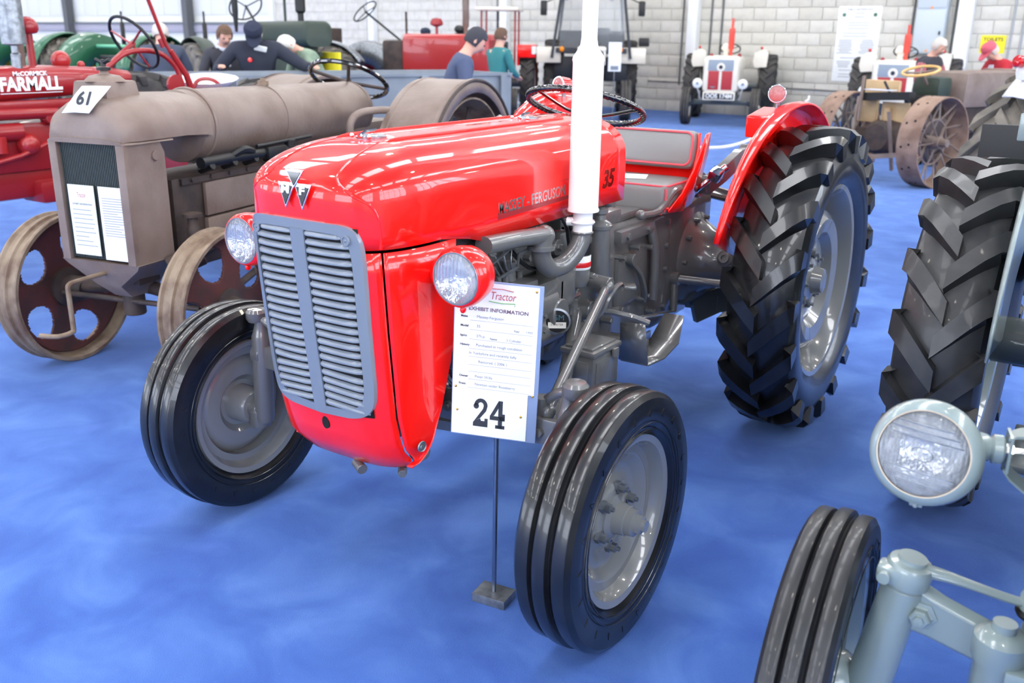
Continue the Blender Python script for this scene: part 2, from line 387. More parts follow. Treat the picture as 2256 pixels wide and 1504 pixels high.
def lug_tyre(R, w, rim, n=20, lw=.048, lh=.036, seg=64, side=1, sweep=.30, flip=1):
    """bar-tread tyre; the V of the bars points forward (-Y) on top when flip = 1"""
    h = w/2; rc = R-lh
    prof = [(rim-.005, -h*.66), (rim+.015, -h*.74), (rim+.05, -h*.92), ((rim+rc)/2, -h*.99), (rc-.06, -h*.95), (rc-.03, -h*.86), (rc-.012, -h*.62), (rc-.002, -h*.3), (rc, 0)]
    prof = prof+[(r, -x) for r, x in prof[-2::-1]]
    q = MB().lathe(prof, (0, 0, 0), (1, 0, 0), seg)
    def P(x, r, ph): return (x, -sin(ph)*r, cos(ph)*r)
    st = [(-.07, 0), (.30, .0), (.62, .003), (.88, .012), (1.0, .032), (1.0, .10)]   # fraction across, drop below R
    for sd in (-1, 1):
        for k in range(n):
            ph0 = 2*pi*(k+(.5 if sd > 0 else 0))/n; vs = []
            for i, (fx, dr) in enumerate(st):
                x = sd*h*fx; r = R-dr; t = max(0, min(fx, 1))
                ph = ph0-flip*sweep*(t**.85)*(1 if i < 5 else 1.06)
                wd = lw*(1.0 if i else .9)/R/2*(1 if i < 5 else .8)
                base = (lh+.012) if i < 4 else .0
                if i < 4: lo = [(x, r-base)]*2; top = [(x, r)]*2
                elif i == 4: lo = [(sd*(h-.032), r-.02)]*2; top = [(sd*(h+.004), r)]*2
                else: lo = [(sd*(h-.02), r-.01)]*2; top = [(sd*(h+.002), r)]*2
                for (xx, rr_), s_ in zip((lo[0], top[0], top[1], lo[1]), (-1.25, -1, 1, 1.25)):
                    vs.append(P(xx, rr_, ph+s_*wd))
            fs = []; m = len(st)
            for i in range(m-1):
                for j in range(3): fs.append((i*4+j, i*4+j+1, (i+1)*4+j+1, (i+1)*4+j))
            fs.append((0, 1, 2, 3)); fs.append((m*4-4, m*4-3, m*4-2, m*4-1))
            q.add(vs, fs)
    return q
def rim_profile(rim, w, dish=0.0, hub=.06, discr=None, t=.006):
    h = w*.36
    return [(rim-.006, -h), (rim+.012, -h-.004), (rim+.014, -h+.006), (rim, -h+.012), (rim-.012, -h+.03), (rim-.035, -.02), (rim-.035, .02), (rim-.012, h-.03), (rim, h-.012), (rim+.014, h-.006), (rim+.012, h+.004), (rim-.006, h),
            (rim-.014, h-.012), (rim-.022, h-.034), (rim-.045, .026), (rim-.045, -.026), (rim-.022, -h+.034), (rim-.006, -h)]
def front_wheel(parent, c, side, R, w, rim, paint, tyrem='tyre_new', studs=6, ribs=3, steer=0, hubm=None, camber=0):
    """part front_wheel (rim and disc) > tyre, hub, wheel nuts"""
    rz = (0 if side > 0 else pi)+steer
    q = MB().lathe(rim_profile(rim, w), (0, 0, 0), (1, 0, 0), 64)
    d = -.005
    q.lathe([(rim-.044, d+.03), (rim-.052, d+.028), (rim-.07, d+.006), (rim-.085, d), (.10, d+.004), (.085, d+.018), (.078, d+.022), (.03, d+.022), (.03, d+.012), (.08, d+.012), (.10, d-.006), (rim-.085, d-.008), (rim-.07, d-.004), (rim-.044, d+.02)], (0, 0, 0), (1, 0, 0), 64)
    o = obj('front_wheel', q, paint, parent, c, (0, camber, rz))
    ty = obj('tyre', ribbed_tyre(R, w, rim, ribs), tyrem, o, ang=24)
    mk = MB()
    for sx_ in (1, -1):
        for k in range(22):
            a = 2*pi*k/22; r0 = R-.062; t_ = .006
            c_ = [(sx_*(w/2*1.002), cos(a+da)*(r0+dr), sin(a+da)*(r0+dr)) for da, dr in ((-.028, -.009), (.028, -.004), (0, .012))]
            mk.add(c_+[(x+sx_*.0015, y*1.0, z) for x, y, z in c_], [(0, 1, 2), (3, 4, 5), (0, 1, 4, 3), (1, 2, 5, 4), (2, 0, 3, 5)])
        mk.ring((sx_*(w/2*.995), 0, 0), (1, 0, 0), R-.088, .0016, 64, 6).ring((sx_*(w/2*.95), 0, 0), (1, 0, 0), rim+.03, .002, 64, 6)
    obj('sidewall_marks', mk, tyrem, ty)['kind'] = 'stuff'
    hb = MB().lathe([(0, -.07), (.05, -.07), (.062, -.05), (.066, .0), (.064, .022), (.045, .03), (.041, .06), (.038, .062), (.037, .082), (.026, .084), (.025, .10), (.016, .102), (.016, .112), (0, .112)], (0, 0, 0), (1, 0, 0), 32)
    obj('hub', hb, hubm or paint, o)
    s0 = None
    for k in range(studs):
        a = 2*pi*(k+.3)/studs; p = (0.02, cos(a)*.082, sin(a)*.082)
        if s0 is None:
            s = MB().lathe([(0, -.01), (.017, -.01), (.017, .002), (.0125, .004), (.0125, .018), (.006, .02), (.006, .028), (0, .028)], (0, 0, 0), (1, 0, 0), 6)
            s0 = obj('wheel_nut', s, 'galv', o, p, ang=20)
        else: dupo(s0, o, p)
    return o
def rear_wheel(parent, c, side, R, w, rim, paint, tyrem='tyre_new', n=20, dish=1, flip=1, lw=.048, lh=.036, sweep=.30, studs=8, disc=None):
    rz = 0 if side > 0 else pi
    q = MB().lathe(rim_profile(rim, w), (0, 0, 0), (1, 0, 0), 72)
    o = obj('rear_wheel', q, paint, parent, c, (0, 0, rz))
    obj('tyre', lug_tyre(R, w, rim, n, lw, lh, 64, side, sweep, flip if side > 0 else -flip), tyrem, o, ang=32)
    e = .02*dish
    obj('wheel_disc', MB().lathe([(rim*.86, e-.04), (rim*.82, e-.035), (rim*.74, e+.035), (rim*.66, e+.055), (rim*.52, e+.045), (rim*.45, e+.01), (.0, e+.01), (0, e), (rim*.45, e), (rim*.53, e+.035), (rim*.66, e+.045), (rim*.73, e+.03), (rim*.80, e-.045)], (0, 0, 0), (1, 0, 0), 48), disc or paint, o)
    for k in range(6):
        a = 2*pi*k/6+.3
        obj('rim_bracket', MB().box((e-.01, cos(a)*(rim-.06), sin(a)*(rim-.06)), (.05, .07, .07), rot=(a, 0, 0), bev=.008), paint, o) if k == 0 else None
    obj('hub', MB().lathe([(0, -.1), (.09, -.1), (.1, .0), (.098, e+.02), (.06, e+.03), (.05, e+.07), (.03, e+.075), (0, e+.075)], (0, 0, 0), (1, 0, 0), 28), disc or paint, o)
    s0 = None
    for k in range(studs):
        a = 2*pi*k/studs; p = (e+.012, cos(a)*.105, sin(a)*.105)
        if s0 is None: s0 = obj('wheel_nut', MB().lathe([(0, 0), (.017, 0), (.017, .014), (.007, .016), (.007, .028), (0, .028)], (0, 0, 0), (1, 0, 0), 6), 'galv', o, p, ang=20)
        else: dupo(s0, o, p)
    return o
# ---------------------------------------------------------------- the red tractor (X its left, Y towards its rear, front axle over the origin)
mf = thing('vintage_tractor', 'bright red and grey vintage tractor with white upright exhaust behind the number 24 board', 'tractor')
FR, FX, RR, RX, WB = .3592, .7067, .6233, .6584, 1.832
for s in (1, -1): front_wheel(mf, (s*FX, 0, FR), s, FR, .165, .222, 'rim_grey', steer=-.014)
for s in (1, -1): rear_wheel(mf, (s*RX, WB, RR), s, RR, .28, .385, 'rim_grey', n=19, lw=.074, lh=.042, sweep=.26)
def Lz(z):
    T = [(.42, .20), (.44, .245), (.50, .295), (.61, .318), (.85, .346), (1.065, .3645), (1.12, .3685), (1.2, .3685)]
    for (a, b), (c, d) in zip(T, T[1:]):
        if z <= c: return b+(d-b)*max(0, (z-a))/(c-a)
    return T[-1][1]
def Hz(z):
    T = [(.42, .185), (.44, .212), (.47, .232), (.52, .244), (.61, .25), (2, .25)]
    for (a, b), (c, d) in zip(T, T[1:]):
        if z <= c: return b+(d-b)*max(0, (z-a))/(c-a)
def nose(x, z, off=0):
    L = Lz(z)+off; hw = Hz(z)+off; return (x, -L*(max(0, 1-abs(x/hw)**4))**.25, z)
# front panel between the seams
zs = [.42, .428, .44, .47, .50, .55, .61, .69, .77, .85, .93, 1.0, 1.058]
q = MB(); SE = .21
q.loft([[nose(max(-.88, min(.88, 1))*0+SE*min(1, Hz(z)*.9/SE)*k/14, z) for k in range(-14, 15)] for z in zs], closed=False)
fp = obj('front_panel', q, 'red_paint', mf, solid=.004, ang=60)
# side panels
def yback(z):
    T = [(.448, -.215), (.455, -.19), (.475, -.175), (.50, -.16), (.61, -.122), (.70, -.09), (.80, -.06), (1.058, -.055)]
    for (a, b), (c, d) in zip(T, T[1:]):
        if z <= c: return b+(d-b)*max(0, (z-a))/(c-a)
    return -.055
for s in (1, -1):
    q = MB(); rings = []
    for z in [.448, .455, .465, .48, .50, .52, .55, .58]+[v for v in zs if v > .6]:
        hw = Hz(z); L = Lz(z); x0 = min(SE, hw*.9)+.003; row = []
        t0 = (x0/hw)**2
        for k in range(12):
            c_ = t0+(1-t0)*(1-(1-k/11)**1.6); row.append((s*hw*math.sqrt(c_), -L*max(0, 1-c_**2)**.25, z))
        yb = yback(z)
        for k in range(1, 6): row.append((s*hw, min(yb, 0)*k/5 if False else (0+(yb-0)*0), z)) if False else None
        # clip: everything further back than yb slides to yb
        row = [(x, min(y, yb), zz) for x, y, zz in row]
        row.append((s*(hw-.012), yb+.004, z)); rings.append(row)
    q.loft(rings, closed=False)
    obj('side_panel', q, 'red_paint', mf, solid=.004, ang=60)
# bonnet
def outline(hw, L, n, yend, nf=30, ns=14):
    pts = []
    for k in range(ns, 0, -1): pts.append((hw, yend*k/ns))
    for k in range(nf+1):
        a = pi*k/nf; c_ = cos(a); s_ = sin(a)
        pts.append((hw*math.copysign(abs(c_)**(2/n), c_), -L*abs(s_)**(2/n)))
    for k in range(1, ns+1): pts.append((-hw, yend*k/ns))
    return pts
rings = []; YE = .935
def zlow(y): return 1.066 if y < -.06 else (1.066-.036*min(1, (y+.06)/.12))
o_ = outline(.25, .364, 4, YE)
rings.append([(x, y, zlow(y)) for x, y in o_])
for z in (1.10, 1.14, 1.18): rings.append([(x, y, z) for x, y in outline(.25+.002*sin((z-1.06)*25), .367, 4, YE)])
for k in range(1, 13):
    a = pi/2*k/12; F = 1-cos(a); H = sin(a)
    n = 4-1.6*F
    rings.append([(x, y, 1.19+.112*H+(.0 if y > .0 else 0)) for x, y in outline(.25-.15*F, .367-.28*F, n, YE)])
for kx in (.6, .25, 0):
    r0 = rings[15]
    rings.append([(x*kx, (y if y > 0 else y*(kx+.55)/1.55), 1.302+.005*(1-kx)) for x, y, z in r0])
q = MB(); q.loft(rings, closed=False)
obj('bonnet', q, 'red_paint', mf, solid=.005, ang=70)
# rear return of the bonnet and dash
q = MB(); pr = [(x, z) for (x, y, z) in [r[0] for r in rings]]
full = pr+[(-x, z) for x, z in pr[::-1]]
q.loft([[(x, YE-.002, z) for x, z in full], [(x*.985, YE+.012, 1.03+(z-1.03)*.985) for x, z in full], [(x*.9, YE+.02, 1.04+(z-1.04)*.93) for x, z in full]], closed=True, cap1=True)
obj('dash_panel', q, 'red_paint', mf)
def hood(x, y):
    """z of bonnet top at x, y (behind the nose)"""
    F = max(0, min(1, (.25-abs(x))/.15)); return 1.19+.112*math.sqrt(max(0, 1-(1-F)**2)) if abs(x) > .1 else 1.302+.005*(1-abs(x)/.1)
for s in (1, -1):
    obj('bonnet_bead', MB().tube([(s*.085, -.14, 1.293), (s*.088, -.1, 1.304), (s*.09, .0, 1.306), (s*.088, .4, 1.306), (s*.085, .78, 1.305)], .0055, 8, 4), 'red_paint', mf)
# seam of the nose, a raised edge curling over the top and down to the corner
def nz(x, z):   # point on the dome at x for height z (front half)
    a = math.asin(max(0, min(1, (z-1.19)/.112))) if z > 1.19 else 0; F = 1-cos(a); hw = .25-.15*F; L = .367-.28*F; n = 4-1.6*F
    return (x, -L*max(0, 1-abs(x/hw)**n)**(1/n), z)
for s in (1, -1):
    P = [nz(s*.075, 1.2985), nz(s*.094, 1.285), nz(s*.102, 1.268), nz(s*.104, 1.25), nz(s*.112, 1.232), nz(s*.130, 1.218), nz(s*.165, 1.198), nz(s*.195, 1.178), nz(s*.207, 1.15), nz(s*.211, 1.11), nz(s*.211, 1.068)]
    obj('nose_seam', MB().tube(P, .0045, 8, 5), 'red_paint', mf)
# grille: dark backing, grey frame, centre bar, louvre slats
def gx(z): return .176-(1.12-z)*.012
ZT, ZB = 1.118, .632
def gpt(u, z, off): x = u*gx(z); return nose(x, z, off)
def zb(u, z): return z-.012*0
bk = MB(); bk.loft([[gpt(u/10, z, .0045) for u in range(-10, 11)] for z in [ZB-.018+(ZT-ZB+.02)*k/12 for k in range(13)]], closed=False)
gr = obj('grille', bk, 'dark_void', mf, solid=.003)
def strip(pts_in, pts_out, off, t=.007):
    a = [nose(x, z, off) for x, z in pts_in]; b = [nose(x, z, off) for x, z in pts_out]
    a2 = [nose(x, z, off-t) for x, z in pts_in]; b2 = [nose(x, z, off-t) for x, z in pts_out]
    return MB().loft([a2, a, b, b2, a2], closed=True)
N = 40
def rrect(k, inset, r):
    """outline of the grille at parameter k in 0..1 (x, z)"""
    zt, zbm = ZT+.012-inset, ZB-.012+inset; h = (zt-zbm)/2; zc = (zt+zbm)/2; a = 2*pi*k
    n = 9; cx = math.copysign(abs(cos(a))**(2/n), cos(a)); cz = math.copysign(abs(sin(a))**(2/n), sin(a))
    z = zc+cz*h; z -= (.022*(1-cx*cx) if cz < 0 else 0)*abs(cz)
    return (cx*(gx(z)+.012-inset), z)
ko = [rrect(k/96, 0, 0) for k in range(96)]; ki = [rrect(k/96, .024, 0) for k in range(96)]
obj('grille_frame', strip(ki, ko, .012, .010), 'grille_grey', gr, ang=50)
cb = MB(); bw = lambda z: .021+.004*(z-.6)
cb.loft([[nose(x*bw(z), z, o2) for x, o2 in ((-1, .0), (-1, .011), (-.6, .014), (.6, .014), (1, .011), (1, .0))] for z in [ZB-.03+(ZT-ZB+.02)*k/12 for k in range(13)]], closed=False)
obj('grille_bar', cb, 'grille_grey', gr, ang=50)
NR = 22; pit = (ZT-ZB-.004)/NR
for i in range(NR):
    z = ZT-.016-i*pit
    for s in (1, -1):
        x0 = bw(z)*.9; x1 = gx(z)-.008
        if i == 0: x1 -= .026
        row = []
        for k in range(9):
            u = k/8; x = s*(x0+(x1-x0)*u); e = .0 if 0 < k < 8 else -.007
            zz = z-.010*(u)**2*(1 if i > NR-6 else .3)*(1 if i > 3 else 0)
            row.append([nose(x, zz+.0055, .003), nose(x, zz+.002, .010+e), nose(x, zz-.004, .0150+e), nose(x, zz-.0095, .0145+e), nose(x, zz-.0095, .011+e), nose(x, zz-.002, .003)])
        obj('louvre', MB().loft(row, closed=True, cap0=True, cap1=True), 'grille_grey', gr, ang=60)
for s in (1, -1):
    p = nose(s*.153, 1.092, .012); obj('grille_bolt', MB().lathe([(0, 0), (.013, 0), (.013, .004), (.0095, .004), (.0095, .002), (.004, .002), (0, .006)], p, (0, -1, 0), 20), 'grille_grey', gr)
# crank hole and side fixings
p = nose(0, .565, .001)
obj('crank_hole', MB().lathe([(0, .0035), (.0125, .0035), (.0135, -.004)], (0, 0, 0), (0, -1, -.12), 24, M=Matrix.Translation(p) @ Matrix.Diagonal((1, 1, 1.5, 1))), 'dark_void', mf)
for s in (1, -1):
    obj('panel_fixing', MB().lathe([(0, .003), (.006, .003), (.007, .001), (.012, .0), (.014, .002), (.016, -.001)], (s*(Hz(.51)+.000), -.20, .512), (s, -.15, 0), 20), 'chrome' if False else 'galv', mf)
# badge: three inverted triangles on the nose
def tri(cx, cz, w, h): return [(cx-w/2, cz+h/2), (cx+w/2, cz+h/2), (cx, cz-h/2)]
bg = []
BF = basis((0, -.3735, 1.198), (1, 0, 0), (0, .10, 1))
for i, (cx, cz, w, h) in enumerate(((0, .030, .064, .046), (-.0275, -.012, .058, .064), (.0275, -.012, .058, .064))):
    o = obj('badge', MB().prism([(x, z) for x, z in tri(cx, cz, w, h)], .006-.001*i, BF), 'chrome', mf, bevel=.0012)
    obj('badge_face', MB().prism([(cx+(x-cx)*.72, cz+h*.04+(z-cz-h*.04)*.72) for x, z in tri(cx, cz, w, h)], .0075-.001*i, BF), 'black_gloss', o)
    bg.append(o)
text('badge_letter', 'M', .026, 'white_gloss', BF @ Matrix.Translation((-.0275, .002, .0075)), bg[1], .0008, .0012, width=.027)
text('badge_letter', 'F', .026, 'white_gloss', BF @ Matrix.Translation((.0275, .002, .0065)), bg[2], .0008, .0012, width=.018)
# bonnet caps
for y in (-.088, .691):
    o = obj('filler_cap', MB().lathe([(0, 0), (.04, 0), (.041, .006), (.036, .009), (0, .012)], (0, y, 1.303), (0, 0, 1), 28), 'steel', mf)
    for k in range(3): obj('cap_stud', MB().ball((-.03+.03*k, y-.042, 1.312), .0065, 10, 6), 'chrome', o)
    obj('cap_lever', MB().tube([(0, y-.05, 1.312), (0, y-.02, 1.322), (.0, y+.02, 1.324)], .004, 8, 3), 'chrome', o)
# side lettering
for s in (1, -1):
    F = basis((s*.2535, .33, 1.112), (0, s, .02), (0, -.02, 1))
    o = obj('side_decal', MB().box((0, 0, 0), (.42, .062, .0012), M=F @ Matrix.Translation((.02, 0, 0))), 'red_dull', mf)
    text('side_lettering', 'MASSEY - FERGUSON', .046, 'letter_metal', F @ Matrix.Translation((0, -.002, .001)), o, .0008, .0006, width=.37)
    F2 = basis((s*.2535, .805, 1.115), (0, s, .02), (0, -.02, 1))
    text('side_number', '35', .08, 'black_gloss', F2 @ Matrix.Translation((0, 0, .001)), o, .0008, .003, shear=.25)
    obj('decal_line', MB().box((0, 0, 0), (.16, .004, .001), M=F @ Matrix.Translation((.31, .014, 0))), 'chrome', o)
# headlights
for s in (1, -1):
    c = (s*.3765, -.195, 1.003); F = basis(c, (s*1, .0, 0) if s > 0 else (1, 0, 0), (0, 0, 1)); d = (s*.03, -1, -.02)
    h = obj('headlight', MB().lathe([(0, -.078), (.03, -.074), (.056, -.058), (.071, -.032), (.0765, .0), (.076, .022), (.070, .034), (.066, .0355), (.064, .030)], c, d, 40), 'red_paint', mf, ang=60)
    obj('reflector', MB().lathe([(0, .0), (.03, .004), (.052, .016), (.063, .031)], c, d, 32), 'reflector', h, ang=60)
    q = MB().lathe([(.0645, .030), (.063, .036), (.045, .043), (.022, .046), (0, .047)], c, d, 40)
    obj('lens', q, 'headlamp_glass', h, ang=60)
    obj('lens_rim', MB().ring(Vector(c)+Vector(d).normalized()*.034, d, .0645, .0028, 40, 6), 'galv', h)
    obj('headlight_bracket', MB().tube([(s*.235, -.12, .985), (s*.28, -.14, .985), (s*.34, -.165, .995)], (.036, .040), 14, 3).ball((s*.383, -.205, .921), (.007, .010, .010)), 'red_paint', h)
# exhaust with tall white silencer
ex = (.318, .52)
q = MB().lathe([(.0, 0), (.031, 0), (.031, .062), (.033, .064), (.049, .066), (.050, .072), (.0465, .078), (.0465, .505), (.0485, .512), (.046, .522), (.030, .545), (.026, .556), (.0235, .575), (.0235, 1.15), (.0, 1.15)], (ex[0], ex[1], .99), (0.0, 0, 1), 40)
o = obj('exhaust', q, 'white_gloss', mf, ang=40)
obj('exhaust_clamp', MB().ring((ex[0], ex[1], 1.022), (0, 0, 1), .033, .006, 32, 6).cyl((ex[0]-.045, ex[1]-.02, 1.022), (ex[0]-.02, ex[1]-.012, 1.022), .014), 'white_gloss', o)
q = MB().tube([(ex[0], ex[1], .995), (.317, .515, .965), (.308, .49, .925), (.292, .45, .895), (.276, .40, .893), (.268, .365, .925), (.268, .355, .965), (.268, .355, .985)], .030, 16, 5)
q.lathe([(.0, -.004), (.043, -.004), (.043, .008), (.034, .009), (.034, .045), (0, .05)], (.268, .355, .962), (0, 0, 1), 24)
q.ring((ex[0], ex[1], .99), (0, 0, 1), .031, .004, 24, 6)
obj('exhaust_elbow', q, 'engine_grey', mf)
q = MB().tube([(.262, .06, 1.02), (.266, .20, 1.013), (.27, .34, 1.003), (.268, .375, 1.0)], (.030, .030), 14, 4, flat=.85)
for y in (.10, .22, .34): q.tube([(.265, y, 1.005), (.20, y, .995), (.15, y, .98)], .024, 10)
q.ball((.268, .372, .996), .034)
obj('exhaust_manifold', q, 'engine_grey', mf)
# engine
q = MB().box((0, .32, .80), (.30, .70, .30), bev=.015).box((0, .32, .60), (.24, .68, .22), bev=.03).box((0, .34, .99), (.24, .62, .10), bev=.02)
q.box((.155, .30, .86), (.03, .6, .02), bev=.004).box((.152, .30, .72), (.04, .58, .02), bev=.004)
for y in (.05, .15, .25, .35, .45, .55): q.cyl((.14, y, .90), (.175, y, .90), .011, seg=6).cyl((.14, y+.03, .70), (.172, y+.03, .70), .010, seg=6)
obj('engine_block', q, 'engine_grey', mf)
q = MB().box((.20, .42, .775), (.10, .26, .13), bev=.02).cyl((.20, .28, .76), (.20, .50, .76), .06).box((.215, .33, .83), (.07, .10, .06), bev=.012)
q.cyl((.20, .50, .72), (.265, .50, .72), .05).box((.205, .56, .80), (.09, .14, .16), bev=.03)
q.cyl((.19, .20, .80), (.19, .28, .80), .045).cyl((.19, .30, .86), (.19, .30, .92), .02)
for k in range(4): q.cyl((.19, .24+.04*k, .84), (.19, .24+.04*k, .885), .011, seg=8)
obj('injection_pump', q, 'engine_grey', mf)
for k in range(4):
    y = .14+.03*k
    obj('fuel_pipe', MB().tube([(.17, y+.04*k, 1.0), (.205, y+.02*k, .97), (.215, .2+.025*k, .91), (.195, .24+.04*k, .88)], .0032, 6, 4), 'galv', mf)
obj('fuel_line', MB().tube([(.25, -.04, .93), (.25, .12, .955), (.24, .26, .985), (.23, .34, .97)], .004, 6, 3).tube([(.24, .16, .90), (.24, .27, .915), (.24, .275, .955), (.235, .42, .965)], .0045, 6), 'galv', mf)
obj('battery_cable', MB().tube([(.225, .55, 1.02), (.24, .56, .99), (.235, .58, .95), (.24, .60, .86)], .006, 6, 4), 'black', mf)
# round gauge plate on the pump
g = obj('maker_plate', MB().lathe([(0, .0), (.042, 0), (.044, .004), (.044, .012), (.038, .014), (.036, .009), (0, .009)], (.262, .475, .703), (.55, -.83, 0), 32), 'galv', mf)
GF = basis((.262+.55*.0102, .475-.83*.0102, .703), (.83, .55, 0), (0, 0, 1))
obj('plate_face', MB().prism([(.036*cos(2*pi*k/32), .036*sin(2*pi*k/32)) for k in range(32)], .001, GF), 'black', g)
text('plate_letters', 'LUCAS' if False else '35M', .026, 'badge_blue', GF @ Matrix.Translation((0, .012, .0015)), g, .0004)
obj('plate_band', MB().box((0, -.012, .0012), (.058, .020, .001), M=GF), 'cream', g)
text('plate_small_print', 'SIROCCO' if False else 'STARTER', .010, 'ink', GF @ Matrix.Translation((0, -.010, .002)), g, .0002)
obj('generator', MB().lathe([(0, -.09), (.04, -.09), (.052, -.07), (.052, .08), (.04, .09), (.018, .095), (.018, .11), (.05, .115), (.05, .125), (0, .125)], (.20, .04, .73), (0, -1, 0), 24).box((.2, .06, .665), (.05, .12, .04), bev=.008), 'engine_grey', mf)
# hose spring coil seen behind the nose
obj('coolant_hose', MB().tube([(.12, -.10, .74), (.19, -.04, .74), (.21, .02, .70), (.20, .03, .62)], .03, 12, 4).tube([(.13, -.02, .86), (.19, .02, .80), (.21, .05, .76)], .022, 12, 4), 'engine_grey', mf)
q = MB()
for k in range(3): q.ring((.225, -.045+.018*k, .655+.006*k), (0, 1, .3), .028, .005, 24, 6)
obj('hose_clips', q, 'steel', mf)
obj('radiator_core', MB().box((0, -.13, .83), (.42, .09, .42), bev=.01), 'black', mf)
obj('fan_cowl', MB().lathe([(.19, 0), (.21, .05), (.20, .06), (.18, .02)], (0, -.07, .82), (0, 1, 0), 32), 'engine_grey', mf)
# clutter of the engine side
q = MB()
for y in (.62, .68): q.tube([(.20, y-.02, 1.0), (.22, y, .98), (.23, y+.04, .90), (.20, y+.06, .80)], .006, 6, 3)
q.tube([(.19, .30, .96), (.235, .34, .90), (.24, .50, .87), (.22, .60, .90)], .007, 6, 3).tube([(.18, .10, .93), (.22, .2, .84), (.24, .3, .80), (.24, .42, .80)], .006, 6, 3)
obj('wiring', q, 'black', mf)
obj('solenoid', MB().box((.19, .60, .92), (.05, .07, .09), bev=.01).cyl((.16, .52, .93), (.235, .52, .93), .026).cyl((.235, .52, .93), (.25, .52, .93), .012, seg=6), 'engine_grey', mf)
obj('cross_shaft', MB().cyl((.15, .66, .62), (.27, .66, .62), .03), 'engine_grey', mf)
obj('timing_plate', MB().box((.17, .14, .76), (.06, .10, .10), bev=.02), 'engine_grey', mf)
q = MB().box((.235, .36, .705), (.02, .16, .10), bev=.008).cyl((.2, .36, .66), (.2, .56, .66), .052, seg=24)
for y, z in ((.30, .73), (.42, .73), (.30, .68), (.42, .68)): q.cyl((.235, y, z), (.255, y, z), .008, seg=6)
obj('starter_motor', q, 'engine_grey', mf)
q = MB()
for k in range(9):
    a = -1.25+k*.33; p = Vector((.208*cos(a), 0, .715+.228*sin(a))); q.cyl((p.x, .645, p.z), (p.x, .712, p.z), .012, seg=6)
for k in range(24):
    a = -1.5+k*.13; q.tube([(.205*cos(a), .66, .715+.225*sin(a)), (.205*cos(a+.13), .66, .715+.225*sin(a+.13))], .014, 8)
obj('bell_flange', q, 'engine_grey', mf)
q = MB().box((.165, 1.22, .86), (.05, .30, .05), bev=.015).box((.16, .80, .60), (.05, .16, .12), bev=.03).box((.16, .98, .80), (.04, .06, .20), bev=.015).tube([(.16, .76, .86), (.20, .80, .84), (.21, .90, .74), (.19, .96, .62)], .018, 10, 4).tube([(.17, 1.36, .86), (.19, 1.38, .74), (.19, 1.38, .56)], .020, 10, 3)
for y, z in ((.80, .68), (.98, .68), (1.12, .86), (1.30, .86), (.84, .88), (1.0, .56), (1.40, .5), (.92, .9)): q.cyl((.155, y, z), (.20, y, z), .013, seg=6)
q.box((.0, 1.25, .915), (.26, .22, .03), bev=.01).cyl((.06, 1.2, .92), (.06, 1.2, .98), .03).cyl((.10, 1.42, .92), (.10, 1.42, .99), .04).box((-.02, 1.5, .96), (.2, .2, .08), bev=.03)
obj('gearbox_fittings', q, 'engine_grey', mf)
obj('underbonnet_shroud', MB().box((.0, .42, 1.03), (.40, .95, .06), bev=.02), 'shade_grey', mf)  # dark slab standing in for the shade beneath the bonnet
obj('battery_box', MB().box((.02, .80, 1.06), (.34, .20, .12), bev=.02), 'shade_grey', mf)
# filters
f1 = obj('oil_filter', MB().lathe([(0, -.075), (.034, -.07), (.043, -.05), (.044, .0), (.044, .12), (.036, .128), (.036, .15), (.03, .16), (0, .16)], (.225, .665, .845), (0, 0, 1), 28), 'engine_grey', mf)
obj('filter_band', MB().lathe([(.0445, 0), (.0455, .002), (.0455, .044), (.0445, .046)], (.225, .665, .835), (0, 0, 1), 28), 'oil_white', f1)
obj('filter_stripe', MB().lathe([(.0455, 0), (.0462, .001), (.0462, .016), (.0455, .017)], (.225, .665, .843), (0, 0, 1), 28), 'oil_red', f1)
obj('filter_label', MB().lathe([(.0445, 0), (.0457, .001), (.0457, .038), (.0445, .039)], (.225, .665, .884), (0, 0, 1), 28), 'black', f1)
obj('filter_head', MB().lathe([(.0445, 0), (.046, .001), (.046, .012), (.04, .016), (.04, .03), (.044, .033), (.044, .045), (.02, .055), (0, .055)], (.225, .665, .926), (0, 0, 1), 28), 'galv', f1)
f2 = obj('air_cleaner', MB().lathe([(0, -.125), (.028, -.12), (.036, -.10), (.036, .045), (.042, .048), (.043, .06), (.034, .07), (.020, .078), (.018, .095), (.026, .10), (.026, .115), (0, .125)], (.235, .80, .90), (0, 0, 1), 28), 'engine_grey', mf)
# clutch housing, gearbox, rear casing
def rrx(w, z0, z1, y, r=.05, n=6):
    h = w/2; out = []
    for cx, cz, a0 in ((h-r, z1-r, 0), (-h+r, z1-r, pi/2), (-h+r, z0+r, pi), (h-r, z0+r, 3*pi/2)):
        for k in range(n+1): a = a0+pi/2*k/n; out.append((cx+r*cos(a), y, cz+r*sin(a)))
    return out
q = MB().loft([rrx(.40, .50, .93, .66, .12), rrx(.43, .48, .95, .67, .13), rrx(.43, .48, .95, .70, .13), rrx(.37, .49, .93, .72, .12), rrx(.32, .46, .92, .86, .08), rrx(.30, .43, .92, 1.02, .06), rrx(.32, .42, .92, 1.06, .06), rrx(.30, .42, .91, 1.1, .05), rrx(.30, .42, .90, 1.40, .05), rrx(.36, .40, .93, 1.46, .06), rrx(.36, .40, .93, 1.54, .06)], cap0=True, cap1=True)
q.box((0, .86, .95), (.22, .22, .05), bev=.012).box((.03, 1.05, .94), (.26, .14, .05), bev=.012)
for y in (.72, .80, .88, .96): q.cyl((.14, y, .93), (.14, y, .955), .010, seg=6)
for a in range(12):
    t = -1.2+a*.22; q.cyl((.19*cos(t)*1.05, .655, .715+.21*sin(t)), (.19*cos(t)*1.05, .70, .715+.21*sin(t)), .010, seg=6)
